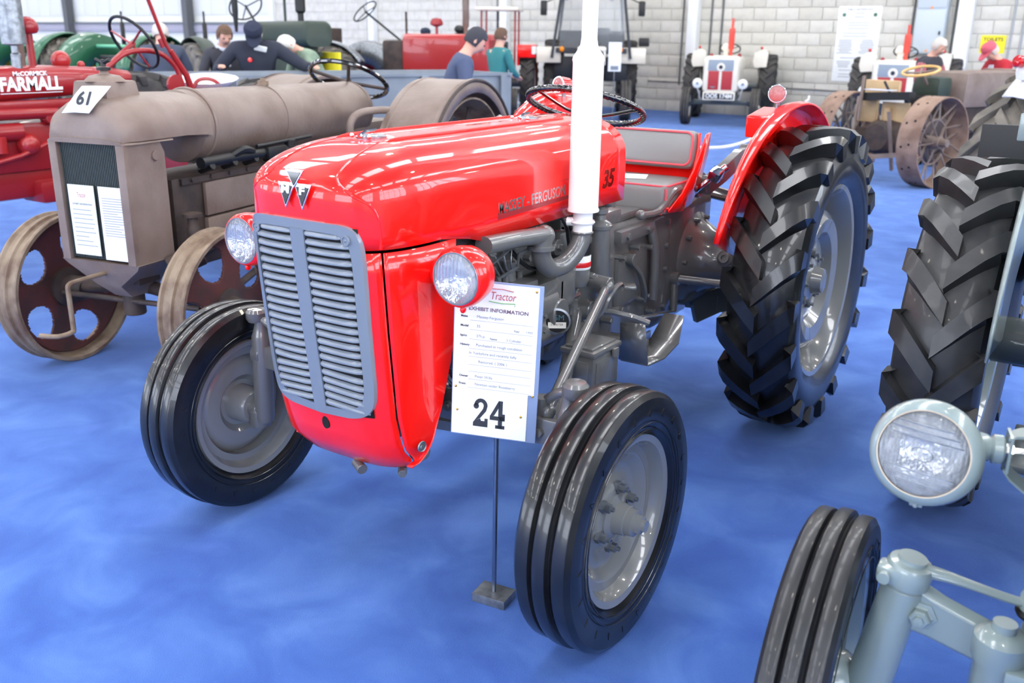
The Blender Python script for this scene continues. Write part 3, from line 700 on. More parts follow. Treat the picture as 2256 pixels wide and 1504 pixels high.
q.box((.155, .86, .72), (.03, .20, .24), bev=.02).box((.158, 1.22, .68), (.03, .26, .20), bev=.02)
for y, z in ((1.10, .78), (1.34, .78), (1.10, .58), (1.34, .58), (1.22, .80), (1.5, .86), (1.5, .76), (1.5, .66), (1.5, .5)): q.cyl((.15, y, z), (.195, y, z), .011, seg=6)
obj('gearbox', q, 'engine_grey', mf)
q = MB().tube([(.18, 1.16, .76), (.20, 1.22, .70), (.20, 1.27, .62), (.19, 1.29, .58)], .016, 8, 3, flat=.6).cyl((.16, 1.16, .765), (.205, 1.16, .765), .022).cyl((.16, 1.29, .58), (.20, 1.29, .58), .014)
obj('linkage_arm', q, 'engine_grey', mf)
q = MB().box((0, 1.78, .70), (.36, .50, .48), bev=.06).box((0, 1.76, .96), (.30, .44, .08), bev=.02).box((0, 1.72, .44), (.26, .40, .12), bev=.03)
for a in range(10):
    t = 2*pi*a/10; q.cyl((.17, 1.83+.17*cos(t), .66+.17*sin(t)), (.215, 1.83+.17*cos(t), .66+.17*sin(t)), .010, seg=6)
q.cyl((.10, 1.70, .99), (.24, 1.70, .99), .055, seg=24).cyl((-.10, 1.70, .99), (-.24, 1.70, .99), .055, seg=24).cyl((.24, 1.70, .99), (.27, 1.70, .99), .04, seg=20)
obj('rear_casing', q, 'engine_grey', mf)
for s in (1, -1):
    obj('axle_housing', MB().lathe([(0, .15), (.20, .15), (.205, .165), (.20, .18), (.17, .20), (.135, .26), (.115, .32), (.11, .46), (.12, .47), (.12, .49), (0, .49)], (0, 1.83, .65), (s, 0, 0), 32), 'engine_grey', mf)
    obj('axle_plug', MB().lathe([(.034, -.03), (.034, .0), (.022, .006), (.022, .014), (.012, .014), (.012, .004), (0, .004)], (s*.36, 1.83-.118, .69), (0, -1, .3), 20), 'engine_grey', mf)
    obj('lift_arm', MB().loft([[(s*x, y, z) for x, y, z in ((x0-.018, yy, zz-h), (x0+.018, yy, zz-h), (x0+.018, yy, zz+h), (x0-.018, yy, zz+h))] for x0, yy, zz, h in ((.26, 1.69, .985, .035), (.275, 1.85, 1.03, .038), (.28, 2.0, 1.075, .036), (.28, 2.14, 1.08, .03))], cap0=True, cap1=True).cyl((s*.24, 2.14, 1.09), (s*.32, 2.14, 1.09), .032), 'engine_grey', mf, bevel=.006)
    obj('lower_link', MB().loft([[(s*x, y, z) for x, y, z in ((x0-.01, yy, zz-.035), (x0+.01, yy, zz-.035), (x0+.01, yy, zz+.035), (x0-.01, yy, zz+.035))] for x0, yy, zz in ((.25, 1.95, .42), (.33, 2.3, .44), (.42, 2.75, .46))], cap0=True, cap1=True), 'te_dark', mf)
    obj('lift_rod', MB().cyl((s*.285, 2.14, 1.09), (s*.35, 2.4, .46), .014), 'engine_grey', mf)
    obj('brake_rod', MB().cyl((s*.19, 1.60, .60), (s*.50, 1.72, .58), .018).cyl((s*.19, 1.60, .60), (s*.20, 1.58, .46), .016).cyl((s*.17, 1.60, .60), (s*.21, 1.60, .60), .028).cyl((s*.20, 1.58, .46), (s*.37, .84, .64), .007), 'engine_grey', mf)
obj('drawbar', MB().box((.08, 2.05, .40), (.5, .05, .09), rot=(0, 0, .1)).box((.12, 2.2, .46), (.06, .5, .06), rot=(.15, 0, .3)).cyl((.16, 1.75, .52), (.16, 2.0, .50), .07).box((.26, 1.98, .44), (.03, .3, .12), rot=(.3, 0, -.6)), 'te_dark', mf)
obj('top_link_frame', MB().tube([(-.02, 2.0, .93), (.12, 2.05, .90), (.30, 2.12, .86)], .018, 8).box((.2, 2.1, .90), (.36, .03, .035), rot=(0, .2, .1)), 'engine_grey', mf)
# steering drag link, radius rod
for s in (1, -1):
    obj('drag_link', MB().cyl((s*.32, .70, .775), (s*.50, .02, .60), .015).ball((s*.32, .70, .775), .026).cyl((s*.17, .72, .79), (s*.335, .70, .785), .024).ball((s*.50, .02, .60), .024).tube([(s*.22, .70, .80), (s*.28, .70, .80), (s*.30, .71, .74), (s*.26, .76, .70)], .014, 8, 3), 'engine_grey', mf)
    obj('radius_rod', MB().cyl((s*.20, .72, .665), (s*.50, .06, .50), .022).cyl((s*.16, .74, .67), (s*.25, .74, .67), .034).box((s*.19, .74, .64), (.06, .1, .1), bev=.012), 'engine_grey', mf)
# tool box with ribbed lid
F = Matrix.Translation((.375, .50, .565)) @ Matrix.Rotation(-.04, 4, 'Z')
tb = obj('tool_box', MB().box((0, 0, 0), (.115, .165, .125), bev=.008, M=F).box((0, -.084, -.004), (.085, .006, .09), bev=.003, M=F).box((.0585, 0, -.004), (.006, .13, .09), bev=.003, M=F), 'engine_grey', mf)
obj('lid', MB().box((0, 0, .068), (.128, .178, .018), bev=.007, M=F).box((0, 0, .079), (.10, .148, .01), bev=.004, M=F).box((.068, .04, .05), (.012, .03, .03), bev=.003, M=F), 'engine_grey', tb)
# foot step and pedal
for s in (1, -1):
    def X(x, y, z): return (s*x, y, z)
    q = MB().loft([[X(.29, .90, .455), X(.40, .90, .455)], [X(.29, 1.02, .45), X(.41, 1.02, .45)], [X(.29, 1.16, .47), X(.405, 1.16, .47)], [X(.29, 1.28, .54), X(.37, 1.28, .54)]], closed=False)
    q.loft([[X(.29, .895, .46), X(.40, .895, .46)], [X(.29, .885, .60), X(.385, .885, .61)]], closed=False)
    q.loft([[X(.285, .90, .455), X(.285, .90, .50)], [X(.285, 1.16, .47), X(.285, 1.16, .50)]], closed=False)
    st = obj('foot_step', q, 'engine_grey', mf, solid=.007)
    obj('step_bracket', MB().box((s*.22, .93, .50), (.16, .04, .05), bev=.006), 'engine_grey', mf); obj('step_bracket', MB().box((s*.22, 1.08, .47), (.18, .04, .03), bev=.006), 'engine_grey', mf)
    obj('pedal', MB().tube([X(.20, .76, .60), X(.26, .78, .65), X(.275, .80, .70), X(.275, .86, .73), X(.275, .90, .735)], .011, 8, 3).tube([X(.255, .80, .655), X(.30, .80, .66), X(.37, .83, .645), X(.41, .86, .625)], .011, 8).box((s*.31, .90, .735), (.045, .11, .014), rot=(-.1, 0, s*.5), bev=.006), 'engine_grey', mf)
# front axle: centre beam, telescopic ends, kingpins
q = MB().box((0, .035, .545), (.80, .06, .085), bev=.008).box((0, .02, .62), (.14, .16, .14), bev=.02)
for x in (-.34, -.26, -.18, .18, .26, .34): q.cyl((x, -.005, .55), (x, .01, .55), .017, seg=20).cyl((x, -.012, .55), (x, -.003, .55), .009, seg=6)
obj('axle_beam', q, 'engine_grey', mf)
for s in (1, -1):
    q = MB().box((s*.46, -.006, .553), (.30, .022, .075), rot=(0, -s*.02, 0), bev=.006)
    q.cyl((s*.38, -.03, .55), (s*.38, 0, .55), .016, seg=6).cyl((s*.50, -.028, .552), (s*.50, 0, .552), .012, seg=6)
    kx = s*.605
    q.lathe([(0, .32), (.030, .32), (.033, .335), (.033, .62), (.028, .635), (.022, .66), (.022, .675), (0, .68)], (kx, .0, 0), (-s*.04, 0, 1), 24)
    q.cyl((s*.57, -.0, .56), (kx, .0, .56), .036)
    obj('axle_end', q, 'engine_grey', mf)
    q = MB().lathe([(0, 0), (.036, 0), (.038, .01), (.038, .055), (.030, .065), (0, .068)], (kx+s*.012, 0, .30), (-s*.04, 0, 1), 24).cyl((kx, 0, .355), (s*FX, 0, FR), .034, .045).cyl((s*.66, 0, FR), (s*.71, 0, FR), .062)
    obj('stub_axle', q, 'engine_grey', mf)
    obj('steering_arm', MB().tube([(kx-s*.02, 0, .685), (kx-s*.06, .0, .67), (s*.50, .02, .635), (s*.47, .03, .615)], .014, 10, 3).lathe([(0, -.02), (.03, -.02), (.036, -.01), (.036, .012), (.028, .022), (0, .024)], (kx-s*.01, 0, .69), (0, 0, 1), 20).lathe([(0, -.03), (.022, -.03), (.024, .02), (0, .024)], (s*.485, .02, .62), (0, 0, 1), 16), 'engine_grey', mf)
obj('front_support', MB().box((0, -.02, .50), (.20, .30, .06), bev=.015).cyl((.15, -.10, .47), (.20, -.16, .47), .03).cyl((.02, -.22, .415), (.06, -.24, .41), .015).cyl((.14, -.16, .42), (.17, -.20, .41), .013, seg=6).box((.10, .14, .46), (.3, .20, .03), rot=(0, 0, .2)), 'engine_grey', mf)
# steering wheel, column
n = Vector((0, sin(.35), cos(.35))); cw = Vector((0, 1.10, 1.324))
q = MB().ring(cw, n, .215, .0115, 64, 10)
Fw = frame(cw, n)
for k in range(60):
    a = 2*pi*k/60; q.ball(Fw @ Vector((.215*cos(a), .215*sin(a), 0)), (.0135, .0135, .0135), 6, 4)
sw = obj('steering_wheel', q, 'black_gloss', mf, ang=60)
for k in range(3):
    a = 2*pi*k/3+1.05; e = Fw @ Vector((.21*cos(a), .21*sin(a), 0)); obj('spoke', MB().tube([Fw @ Vector((0, 0, -.03)), Fw @ Vector((.08*cos(a), .08*sin(a), -.03)), e], .010, 8, 3, flat=.6), 'black_gloss', sw)
obj('wheel_boss', MB().lathe([(0, -.05), (.03, -.05), (.034, -.02), (.03, 0), (0, .004)], cw, n, 24), 'black_gloss', sw)
obj('steering_column', MB().cyl(cw-n*.04, cw-n*.32, .02).lathe([(.05, 0), (.075, .02), (.075, .1), (.03, .16), (0, .16)], cw-n*.30-Vector((0, 0, .03)), n, 24), 'red_paint', mf)
obj('gear_levers', MB().tube([(.03, 1.06, .95), (.04, 1.14, 1.02), (.05, 1.2, 1.12)], .008, 8, 3).ball((.05, 1.2, 1.13), .018).tube([(.10, 1.02, .95), (.14, 1.04, .99), (.16, 1.0, 1.0)], .008, 8, 3).ball((.165, .99, 1.0), .016).tube([(.2, 1.2, .93), (.22, 1.32, .93), (.23, 1.42, .99), (.235, 1.48, 1.0)], .013, 8, 3).ball((.2, 1.2, .93), .02), 'engine_grey', mf)
obj('control_lever', MB().tube([(.24, 1.62, .97), (.29, 1.64, 1.02), (.31, 1.66, 1.04), (.33, 1.67, 1.06)], .011, 8, 3).cyl((.30, 1.655, 1.03), (.35, 1.68, 1.075), .016).box((.32, 1.64, 1.045), (.05, .05, .05), bev=.01, rot=(.5, .4, 0)), 'chrome', mf)
# seat: red pan, cushions with piping
sy = 1.42
def sx(u, hw): return hw*u
q = MB()
prof = [(1.37, .925, .235), (1.42, .905, .24), (1.50, .90, .245), (1.60, .93, .25), (1.66, 1.02, .255), (1.70, 1.13, .255), (1.715, 1.195, .25)]
rings = []
for y, z, hw in prof:
    lift = .13 if y > 1.5 else .06; fwd = .10 if y > 1.55 else 0
    rings.append([(x*hw, y-(fwd*abs(x)**6), z+.012*abs(x)**8) for x in [k/8 for k in range(-8, 9)]])
q.loft(rings, closed=False); seat = obj('seat_pan', q, 'red_paint', mf, solid=.008, ang=60)
for s in (1, -1):
    q = MB().loft([[(s*.236, 1.37, .920), (s*.238, 1.37, .93)], [(s*.242, 1.47, .91), (s*.252, 1.46, .985)], [(s*.25, 1.56, .93), (s*.264, 1.54, 1.07)], [(s*.25, 1.64, 1.0), (s*.270, 1.59, 1.15)], [(s*.252, 1.70, 1.11), (s*.268, 1.64, 1.20)], [(s*.252, 1.715, 1.17), (s*.262, 1.69, 1.205)]], closed=False)
    obj('seat_side', q, 'red_paint', seat, solid=.008, ang=60)
obj('seat_cushion', MB().box((0, 1.50, .965), (.46, .28, .125), bev=.03), 'vinyl', seat, ang=60)
bkF = Matrix.Translation((0, 1.635, 1.135)) @ Matrix.Rotation(-.22, 4, 'X')
obj('backrest', MB().box((0, 0, 0), (.47, .07, .155), bev=.03, M=bkF), 'vinyl', seat, ang=60)
def rect(w, h, r, n=5):
    out = []
    for cx, cz, a0 in ((w-r, h-r, 0), (-w+r, h-r, pi/2), (-w+r, -h+r, pi), (w-r, -h+r, 3*pi/2)):
        for k in range(n+1): a = a0+pi/2*k/n; out.append((cx+r*cos(a), cz+r*sin(a)))
    return out+[out[0]]
obj('piping', MB().tube([bkF @ Vector((x, -.033, z)) for x, z in rect(.222, .066, .03)], .0045, 6, caps=False), 'piping', seat)
obj('piping', MB().tube([(x, y, 1.018) for x, y in [(a, 1.50+b) for a, b in rect(.224, .132, .03)]], .0045, 6, caps=False).tube([(.222, 1.366, 1.01), (.226, 1.364, .98), (.222, 1.364, .92)], .0045, 6).tube([(-.215, 1.362, .912), (.215, 1.362, .912)], .0045, 6), 'piping', seat)
obj('seat_spring', MB().box((0, 1.42, .89), (.10, .34, .02)).cyl((0, 1.35, .80), (0, 1.35, .90), .03), 'engine_grey', mf)
sp_ = tag(obj('paper_sheet', MB().box((.0, 1.47, 1.031), (.17, .12, .003), rot=(.0, 0, .35)), 'paper'), 'white paper sheet lying on the grey seat cushion of the red tractor', 'paper')
# fenders with lamps
for s in (1, -1):
    prof = [(.36, .495), (.56, .495), (.63, .498), (.675, .510), (.698, .535), (.703, .57), (.698, .60), (.692, .602)]
    q = MB(); rings = []
    for k in range(33):
        t = k/32; ph = rad(70-152*t)       # from low front over the top to the rear
        sc = 1+.01*sin(pi*t); wid = min(1, .25+1.6*t) if t < .9 else .9
        ring = []
        for r, x in prof:
            xx = .495+(x-.495)*max(.12, min(1, wid)); ring.append((s*xx, WB-sin(ph)*r*sc, RR+cos(ph)*r*sc+.0))
        rings.append(ring)
    q.loft(rings, closed=False)
    fe = obj('fender', q, 'red_paint', mf, solid=.005, ang=60)
    obj('fender_brace', MB().tube([(s*.485, WB-sin(rad(60))*.42, RR+cos(rad(60))*.42), (s*.50, WB-sin(rad(60))*.64, RR+cos(rad(60))*.64)], .012, 8), 'red_paint', fe)
    # wedge shaped lamp carrier
    pl = [(1.62, 1.20), (1.62, 1.285), (1.80, 1.31), (1.88, 1.28)]
    obj('lamp_carrier', MB().prism([(y, z) for y, z in pl], .10, Matrix(((0, 0, s, s*.43 if s > 0 else s*.43), (1, 0, 0, 0), (0, 1, 0, 0), (0, 0, 0, 1)))), 'red_paint', fe, bevel=.008)
    lp = obj('side_lamp', MB().lathe([(0, -.04), (.025, -.038), (.034, -.03), (.036, 0), (.036, .028), (.031, .03)], (s*.493, 1.789, 1.362), (s*.25, -1, .1), 24), 'red_paint', fe)
    obj('lamp_lens', MB().lathe([(.031, .027), (.030, .034), (.02, .041), (0, .044)], (s*.493, 1.789, 1.362), (s*.25, -1, .1), 24), 'lamp_glass', lp)
    obj('lamp_rim', MB().ring(Vector((s*.493, 1.789, 1.362))+Vector((s*.25, -1, .1)).normalized()*.029, (s*.25, -1, .1), .033, .003, 28, 6), 'chrome', lp)
    obj('lamp_stem', MB().cyl((s*.493, 1.80, 1.29), (s*.493, 1.80, 1.335), .009), 'galv', lp)
# ---------------------------------------------------------------- number 24 board on its stand
bs = thing('sign_stand', 'white exhibit information board numbered 24 on thin steel stand with flat base', 'sign', (.374, -.045, 0))
ang = math.atan2(.077, .206)
obj('base_plate', MB().box((0, 0, .014), (.105, .075, .028), rot=(0, 0, .10), bev=.002), 'galv', bs)
obj('pole', MB().cyl((0, 0, .028), (0.003, 0.008, .93), .0065, seg=12), 'steel', bs)
SF = Matrix.Translation((.021, -.030, .748)) @ Matrix.Rotation(ang, 4, 'Z') @ Matrix.Rotation(.035, 4, 'Y') @ Matrix.Rotation(rad(90), 4, 'X')   # local X right, Y up, Z to the viewer
bd = obj('board', MB().box((0, 0, -.0), (.235, .435, .006), M=SF, bev=.001), 'board_blue', bs)
sh = obj('information_sheet', MB().box((-.004, .066, .004), (.222, .294, .0014), M=SF), 'paper', bs)
ns = obj('number_sheet', MB().box((-.012, -.147, .0045), (.206, .134, .0014), M=SF), 'paper', bs)
def st(s, x, y, h, m, par, w=None, al='LEFT', **k): return text('printed_line', s, h, m, SF @ Matrix.Translation((x, y, .0056)), par, .0001, alignx=al, width=w, **k)
st('Tractor', .012, .181, .030, 'ink_red', sh, .066, 'CENTER', shear=.2)
obj('logo_swash', MB().tube([SF @ Vector((-.025, .166, .0054)), SF @ Vector((.01, .163, .0054)), SF @ Vector((.045, .165, .0054)), SF @ Vector((.044, .158, .0054))], .0012, 5), 'ink_green', sh)
obj('logo_swash', MB().tube([SF @ Vector((-.026, .200, .0054)), SF @ Vector((.01, .201, .0054)), SF @ Vector((.04, .197, .0054))], .0010, 5), 'ink_red', sh)
st('EXHIBIT INFORMATION', .002, .142, .014, 'ink_plum', sh, .158, 'CENTER', off=.0003)
for y, a, b in ((.120, 'Make', 'Massey-Ferguson'), (.094, 'Model', '35'), (.067, 'hp/cc', '37h.p.'), (.042, 'History', 'Purchased in rough condition'), (-.046, 'Owner', 'Peter Wills'), (-.068, 'From', 'Newton under Roseberry')):
    st(a, -.098, y, .0085, 'ink', sh, off=.0002); st(b, -.055, y+.001, .0105, 'ink_soft', sh)
st('Year', .045, .092, .008, 'ink', sh); st('1959', .077, .092, .009, 'ink_soft', sh)
st('Name', -.018, .064, .008, 'ink', sh); st('3 Cylinder', .026, .065, .0095, 'ink_soft', sh)
st('In Yorkshire and recently fully', -.073, .020, .0105, 'ink_soft', sh); st('Restored. ( 2006 )', -.047, -.003, .0105, 'ink_soft', sh)
q = MB()
for y in (.112, .086, .060, .034, .012, -.011, -.030, -.052, -.076): q.box((.012, y-.002, .0053), (.17, .0006, .0003), M=SF)
obj('ruled_lines', q, 'ink_soft', sh)['kind'] = 'stuff'
def poly_digit(polys, dx):
    q = MB()
    for p in polys: q.prism([(x*.01+dx, y*.01) for x, y in p], .0009, SF @ Matrix.Translation((0, -.147, .0051)))
    return q
two = []
arc = lambda cx, cy, rx, ry, a0, a1, n=10: [(cx+rx*cos(rad(a0+(a1-a0)*k/n)), cy+ry*sin(rad(a0+(a1-a0)*k/n))) for k in range(n+1)]
o_out = arc(0, 2.1, 2.1, 2.1, 185, 0)+[(1.7, .6), (-.1, -1.6)]; o_in = arc(0, 2.05, .9, 1.05, 185, 0)+[(.7, 1.2), (-2.0, -2.6)]
q = MB(); Fd = SF @ Matrix.Translation((-.035, -.147, .0051)) @ Matrix.Diagonal((.88, .98, 1, 1))
for i in range(len(o_out)-1):
    q.prism([(x*.01, y*.01) for x, y in (o_out[i], o_out[i+1], o_in[i+1], o_in[i])], .0009, Fd)
q.prism([(x*.01, y*.01) for x, y in ((-2.0, -2.6), (-.1, -1.7), (.2, -2.4), (1.3, -2.4), (1.3, -1.6), (2.3, -1.6), (2.3, -4.1), (-2.3, -4.1), (-2.3, -3.0))], .0009, Fd)
q.lathe([(0, 0), (.0085, 0), (.0085, .0009), (0, .0009)], (-.0145, .019, 0), (0, 0, 1), 16, M=Fd)
obj('numeral', q, 'ink', ns)
q = MB(); Fd = SF @ Matrix.Translation((.011, -.147, .0051)) @ Matrix.Diagonal((.88, .98, 1, 1))
for p in (((.3, 4.1), (1.6, 4.1), (1.6, -4.1), (.3, -4.1)), ((.3, 4.1), (.9, 2.9), (-1.0, -.4), (-2.3, -.6)), ((-2.3, -.5), (-2.3, -1.7), (2.4, -1.7), (2.4, -.5)), ((-.5, -3.1), (2.4, -3.1), (2.4, -4.1), (-.5, -4.1))):
    q.prism([(x*.01, y*.01) for x, y in p], .0009, Fd)
q.prism([(x*.01, y*.01) for x, y in ((1.4, .3), (2.4, .3), (2.4, -1.7), (1.4, -1.7))], .0009, Fd)
obj('numeral', q, 'ink', ns)
for x, y in ((.100, .203), (.103, -.083), (-.106, -.078), (-.100, -.145), (.075, -.145)): obj('pin', MB().lathe([(0, .003), (.003, .002), (.0035, 0)], SF @ Vector((x, y, .0055)), SF.to_3x3() @ Vector((0, 0, 1)), 10), 'brass', bs)
# ---------------------------------------------------------------- grey tractor at the right (its front and right rear wheel in view)
te = thing('vintage_tractor', 'glossy pale grey tractor with large round headlight and three-ribbed front tyre, partly out of view', 'tractor', (1.956, -.331, 0), -.013)
TR, TX = .343, .6095; RR2, RX2 = .6035, .6505
for s in (1, -1): front_wheel(te, (s*TX, 0, TR), s, TR, .125, .245, 'te_grey', 'tyre_satin', steer=.062)
for s in (1, -1): rear_wheel(te, (s*RX2, 1.78, RR2), s, RR2, .27, .36, 'te_grey', 'tyre_tread', n=18, lw=.078, lh=.042, sweep=.27)
for s in (1, -1):
    # kingpin tube leaning outwards at its foot, top arm, clamp nut
    a, b = Vector((s*.528, -.005, .245)), Vector((s*.474, -.005, .605))
    q = MB().cyl(a, b, .044, .038, 28, bev=.004).lathe([(0, 0), (.05, 0), (.054, .012), (.050, .04), (.043, .055)], a-Vector((0, 0, .05)), b-a, 28).cyl(a+Vector((0, 0, .03)), (s*TX, 0, TR-.03), .036, .05, 24)
    ks = obj('kingpin', q, 'te_grey', te)
    t = b+(b-a).normalized()*.004; d = (b-a).normalized()
    q = MB().lathe([(0, 0), (.041, 0), (.042, .006), (.042, .036), (.038, .043), (.026, .046), (.026, .054), (0, .054)], t, d, 28).box(t+Vector((s*.022, -.02, .022)), (.05, .045, .034), bev=.010)
    q.cyl(t+Vector((s*.03, -.055, .022)), t+Vector((s*.03, .01, .022)), .012, seg=12)
    q.tube([t+Vector((-s*.01, .0, .032)), t+Vector((-s*.07, .01, .028)), t+Vector((-s*.16, .03, .01)), t+Vector((-s*.20, .04, .004))], lambda u: .020-.009*min(1, u*2), 12, 3, flat=.7)
    obj('steering_arm', q, 'te_grey', te)
    j = t+Vector((-s*.215, .045, -.0))
    q = MB().lathe([(0, -.05), (.02, -.048), (.018, -.03), (.025, -.02), (.030, -.008), (.030, .02), (.024, .032), (.008, .034), (.007, .042), (0, .042)], j, (0, 0, 1), 24)
    q.cyl(j+Vector((0, .005, .005)), j+Vector((-s*.04, .9, .12)), .014, seg=14).tube([j+Vector((0, .01, .02)), j+Vector((0, .05, .03)), j+Vector((-s*.01, .12, .04))], (.020, .014), 12, 2)
    jo = obj('track_rod', q, 'te_grey', te); obj('rubber_boot', MB().ring(j-Vector((0, 0, .012)), (0, 0, 1), .026, .009, 28, 8), 'black', jo)
    # outer axle beam bolted over the centre beam
    ba, bb = Vector((s*.47, -.012, .565)), Vector((s*.10, -.012, .475))
    dd = (bb-ba).normalized(); F = basis((ba+bb)/2, dd, (0, 0, 1)); L = (bb-ba).length
    q = MB().loft([[F @ Vector((x, y, z)) for y, z in ((-h, -.02), (h, -.02), (h, -.012), (h-.012, .004), (-h+.012, .004), (-h, -.012))] for x, h in ((-L/2-.01, .058), (-L/2+.06, .047), (0, .043), (L/2, .041))], cap0=True, cap1=True)
    obj('axle_arm', q, 'te_grey', te, bevel=.003)
    for x, y in ((-.155, .0), (.02, -.02)):
        p = F @ Vector((x, y, -.02)); n = -(F.to_3x3() @ Vector((0, 0, 1)))
        if n.y > 0: n = -n; p = F @ Vector((x, y, .004))
        obj('axle_bolt', MB().lathe([(0, 0), (.028, 0), (.029, .003), (.022, .0045), (.022, .006), (.0185, .008), (.0185, .020), (.016, .023), (.0095, .023), (.0095, .029), (0, .030)], p, n, 6), 'te_grey', te, ang=20)
    p = F @ Vector((-.085, .0, -.021)); obj('pin_hole', MB().lathe([(0, .0015), (.011, .0015), (.012, 0)], p if (F.to_3x3() @ Vector((0, 0, 1))).y > 0 else F @ Vector((0, 0, .005)), (0, -1, 0), 20), 'dark_void', te)
q = MB().box((0, .03, .46), (.62, .03, .085), bev=.006)
q.lathe([(0, -.10), (.036, -.10), (.040, -.085), (.040, .0), (.046, .01), (.046, .05), (.036, .06), (.02, .065), (.02, .08), (0, .08)], (-.30, -.045, .53), (0, 0, 1), 24).lathe([(0, -.03), (.026, -.03), (.03, -.02), (.03, .03), (.016, .034), (0, .05)], (-.305, -.05, .405), (0, 0, 1), 6)
obj('axle_beam', q, 'te_grey', te)
obj('radius_arm', MB().cyl((-.25, -.06, .46), (-.20, .95, .48), .022).cyl((.25, -.06, .46), (.20, .95, .48), .022).box((-.16, -.07, .53), (.25, .05, .03), bev=.006), 'te_grey', te)
# body: bonnet, nose, engine
q = MB()
def te_ring(y, hw, z0, z1, r): return [(x, y, z) for x, _, z in rrx(2*hw, z0, z1, 0, r)]
q.loft([te_ring(-.30, .19, .62, 1.08, .09), te_ring(-.27, .225, .58, 1.14, .11), te_ring(-.10, .24, .56, 1.18, .12), te_ring(.0, .24, .80, 1.19, .12), te_ring(.95, .235, .90, 1.22, .12), te_ring(1.0, .20, .92, 1.18, .1)], cap0=True, cap1=True)
obj('bonnet', q, 'te_grey', te)
gq = obj('grille', MB().box((0, -.302, .84), (.26, .01, .38), bev=.004), 'dark_void', te)
for k in range(15): obj('grille_bar', MB().box((-.119+.017*k, -.31, .84), (.007, .012, .37)), 'te_grey', gq)
obj('grille_surround', MB().box((0, -.308, 1.035), (.29, .02, .02), bev=.005).box((0, -.308, .645), (.29, .02, .02), bev=.005).box((.137, -.308, .84), (.02, .02, .41), bev=.005).box((-.137, -.308, .84), (.02, .02, .41), bev=.005), 'te_grey', gq)
obj('engine', MB().box((0, .40, .68), (.26, .9, .42), bev=.03).box((0, 1.2, .66), (.30, .8, .40), bev=.04).box((0, 1.78, .62), (.40, .4, .40), bev=.06).cyl((-.55, 1.78, .6035), (.55, 1.78, .6035), .08), 'te_dark', te)
# headlight: deep round bowl, clear fluted glass, forked bracket
hc = Vector((-.470, -.030, .882)); hd = Vector((-.02, -1, .26)).normalized()
h = obj('headlight', MB().lathe([(0, -.075), (.03, -.073), (.06, -.062), (.082, -.04), (.092, -.008), (.0935, .008), (.090, .024), (.083, .033), (.0765, .0355), (.0745, .030)], hc, hd, 64), 'te_grey', te, ang=60)
obj('reflector', MB().lathe([(0, -.028), (.02, -.026), (.045, -.014), (.065, .008), (.0735, .027)], hc, hd, 40), 'reflector', h, ang=60)
obj('bulb', MB().ball(hc+hd*.0, .009), 'chrome', h)
obj('lens', MB().lathe([(.0745, .029), (.072, .034), (.055, .041), (.03, .045), (0, .0465)], hc, hd, 48), 'te_lamp_glass', h, ang=60)
obj('lens_rim', MB().ring(hc+hd*.0335, hd, .0750, .0015, 56, 6), 'tarnished', h)
HF = basis(hc+hd*.043, hd.cross(Vector((0, 0, 1))) * -1 if False else Vector((1, -.2, 0)), (0, 0, 1))
def lp(x, y):
    r2 = x*x+y*y; return HF @ Vector((x, y, 0)) + hd*(.0045-.0155*r2/.0745**2)
for y in (.052, .040, .028, -.034, -.046, -.057):
    w = math.sqrt(.070**2-y*y); obj('lens_flute', MB().tube([lp(-w+2*w*k/10, y) for k in range(11)], .0015, 6), 'galv', h)
obj('lens_oval', MB().tube([lp(.019*cos(2*pi*k/24), .012*sin(2*pi*k/24)) for k in range(25)], .0009, 6, caps=False), 'galv', h)
for y0_, y1_ in ((.040, .052), (.028, .040), (-.046, -.034), (-.057, -.046)):
    q = MB(); w = math.sqrt(.068**2-max(abs(y0_), abs(y1_))**2)
    for k in range(int(w/.0024)*2): xx = -w+2*w*k/(int(w/.0024)*2-1); q.tube([lp(xx, y0_+.001), lp(xx, y1_-.001)], .0007, 4)
    obj('lens_ribbing', q, 'te_lamp_glass', h)['kind'] = 'stuff'
obj('rim_screw', MB().box(hc+hd*.02+Vector((0, 0, -.096)), (.022, .012, .010), bev=.002).ball(hc+hd*.028+Vector((0, 0, -.099)), .005), 'te_grey', h)
sd = Vector((1, .25, 0)).normalized(); e = hc+Vector((.086, .05, .012))
obj('lamp_neck', MB().lathe([(.03, -.03), (.024, 0), (.020, .006), (.026, .010), (.026, .024), (.022, .028), (0, .028)], e, sd, 28), 'te_grey', h)
obj('lamp_bolt', MB().lathe([(0, .028), (.012, .028), (.012, .042), (.006, .044), (.006, .075), (0, .075)], e, sd, 6), 'chrome', h)
q = MB(); o0 = e+sd*.034
for zz, ex_ in ((.034, .10), (-.045, -.02)):
    pts = [o0+Vector((0, 0, .028 if zz > 0 else -.028)), o0+Vector((.012, .004, zz)), o0+Vector((.05, .015, zz+(.004 if zz > 0 else -.03))), o0+Vector((.16, .05, zz+(.01 if zz > 0 else -.12)))]
    q.loft([[p+Vector((0, -.024, .0022)), p+Vector((0, .024, .0022)), p+Vector((0, .024, -.0022)), p+Vector((0, -.024, -.0022))] for p in pts], cap0=True, cap1=True)
q.box(o0, (.005, .05, .066), rot=(0, 0, .24))
br = obj('lamp_bracket', q, 'te_grey', te)
for k in range(2): p = o0+Vector((.07, .02, .0415 if k == 0 else -.0855)); obj('bracket_slot', MB().lathe([(0, 0), (.012, 0), (.012, .0015), (0, .0015)], p, (-.25, 0, 1) if k == 0 else (.9, .2, .8), 16), 'dark_void', br)
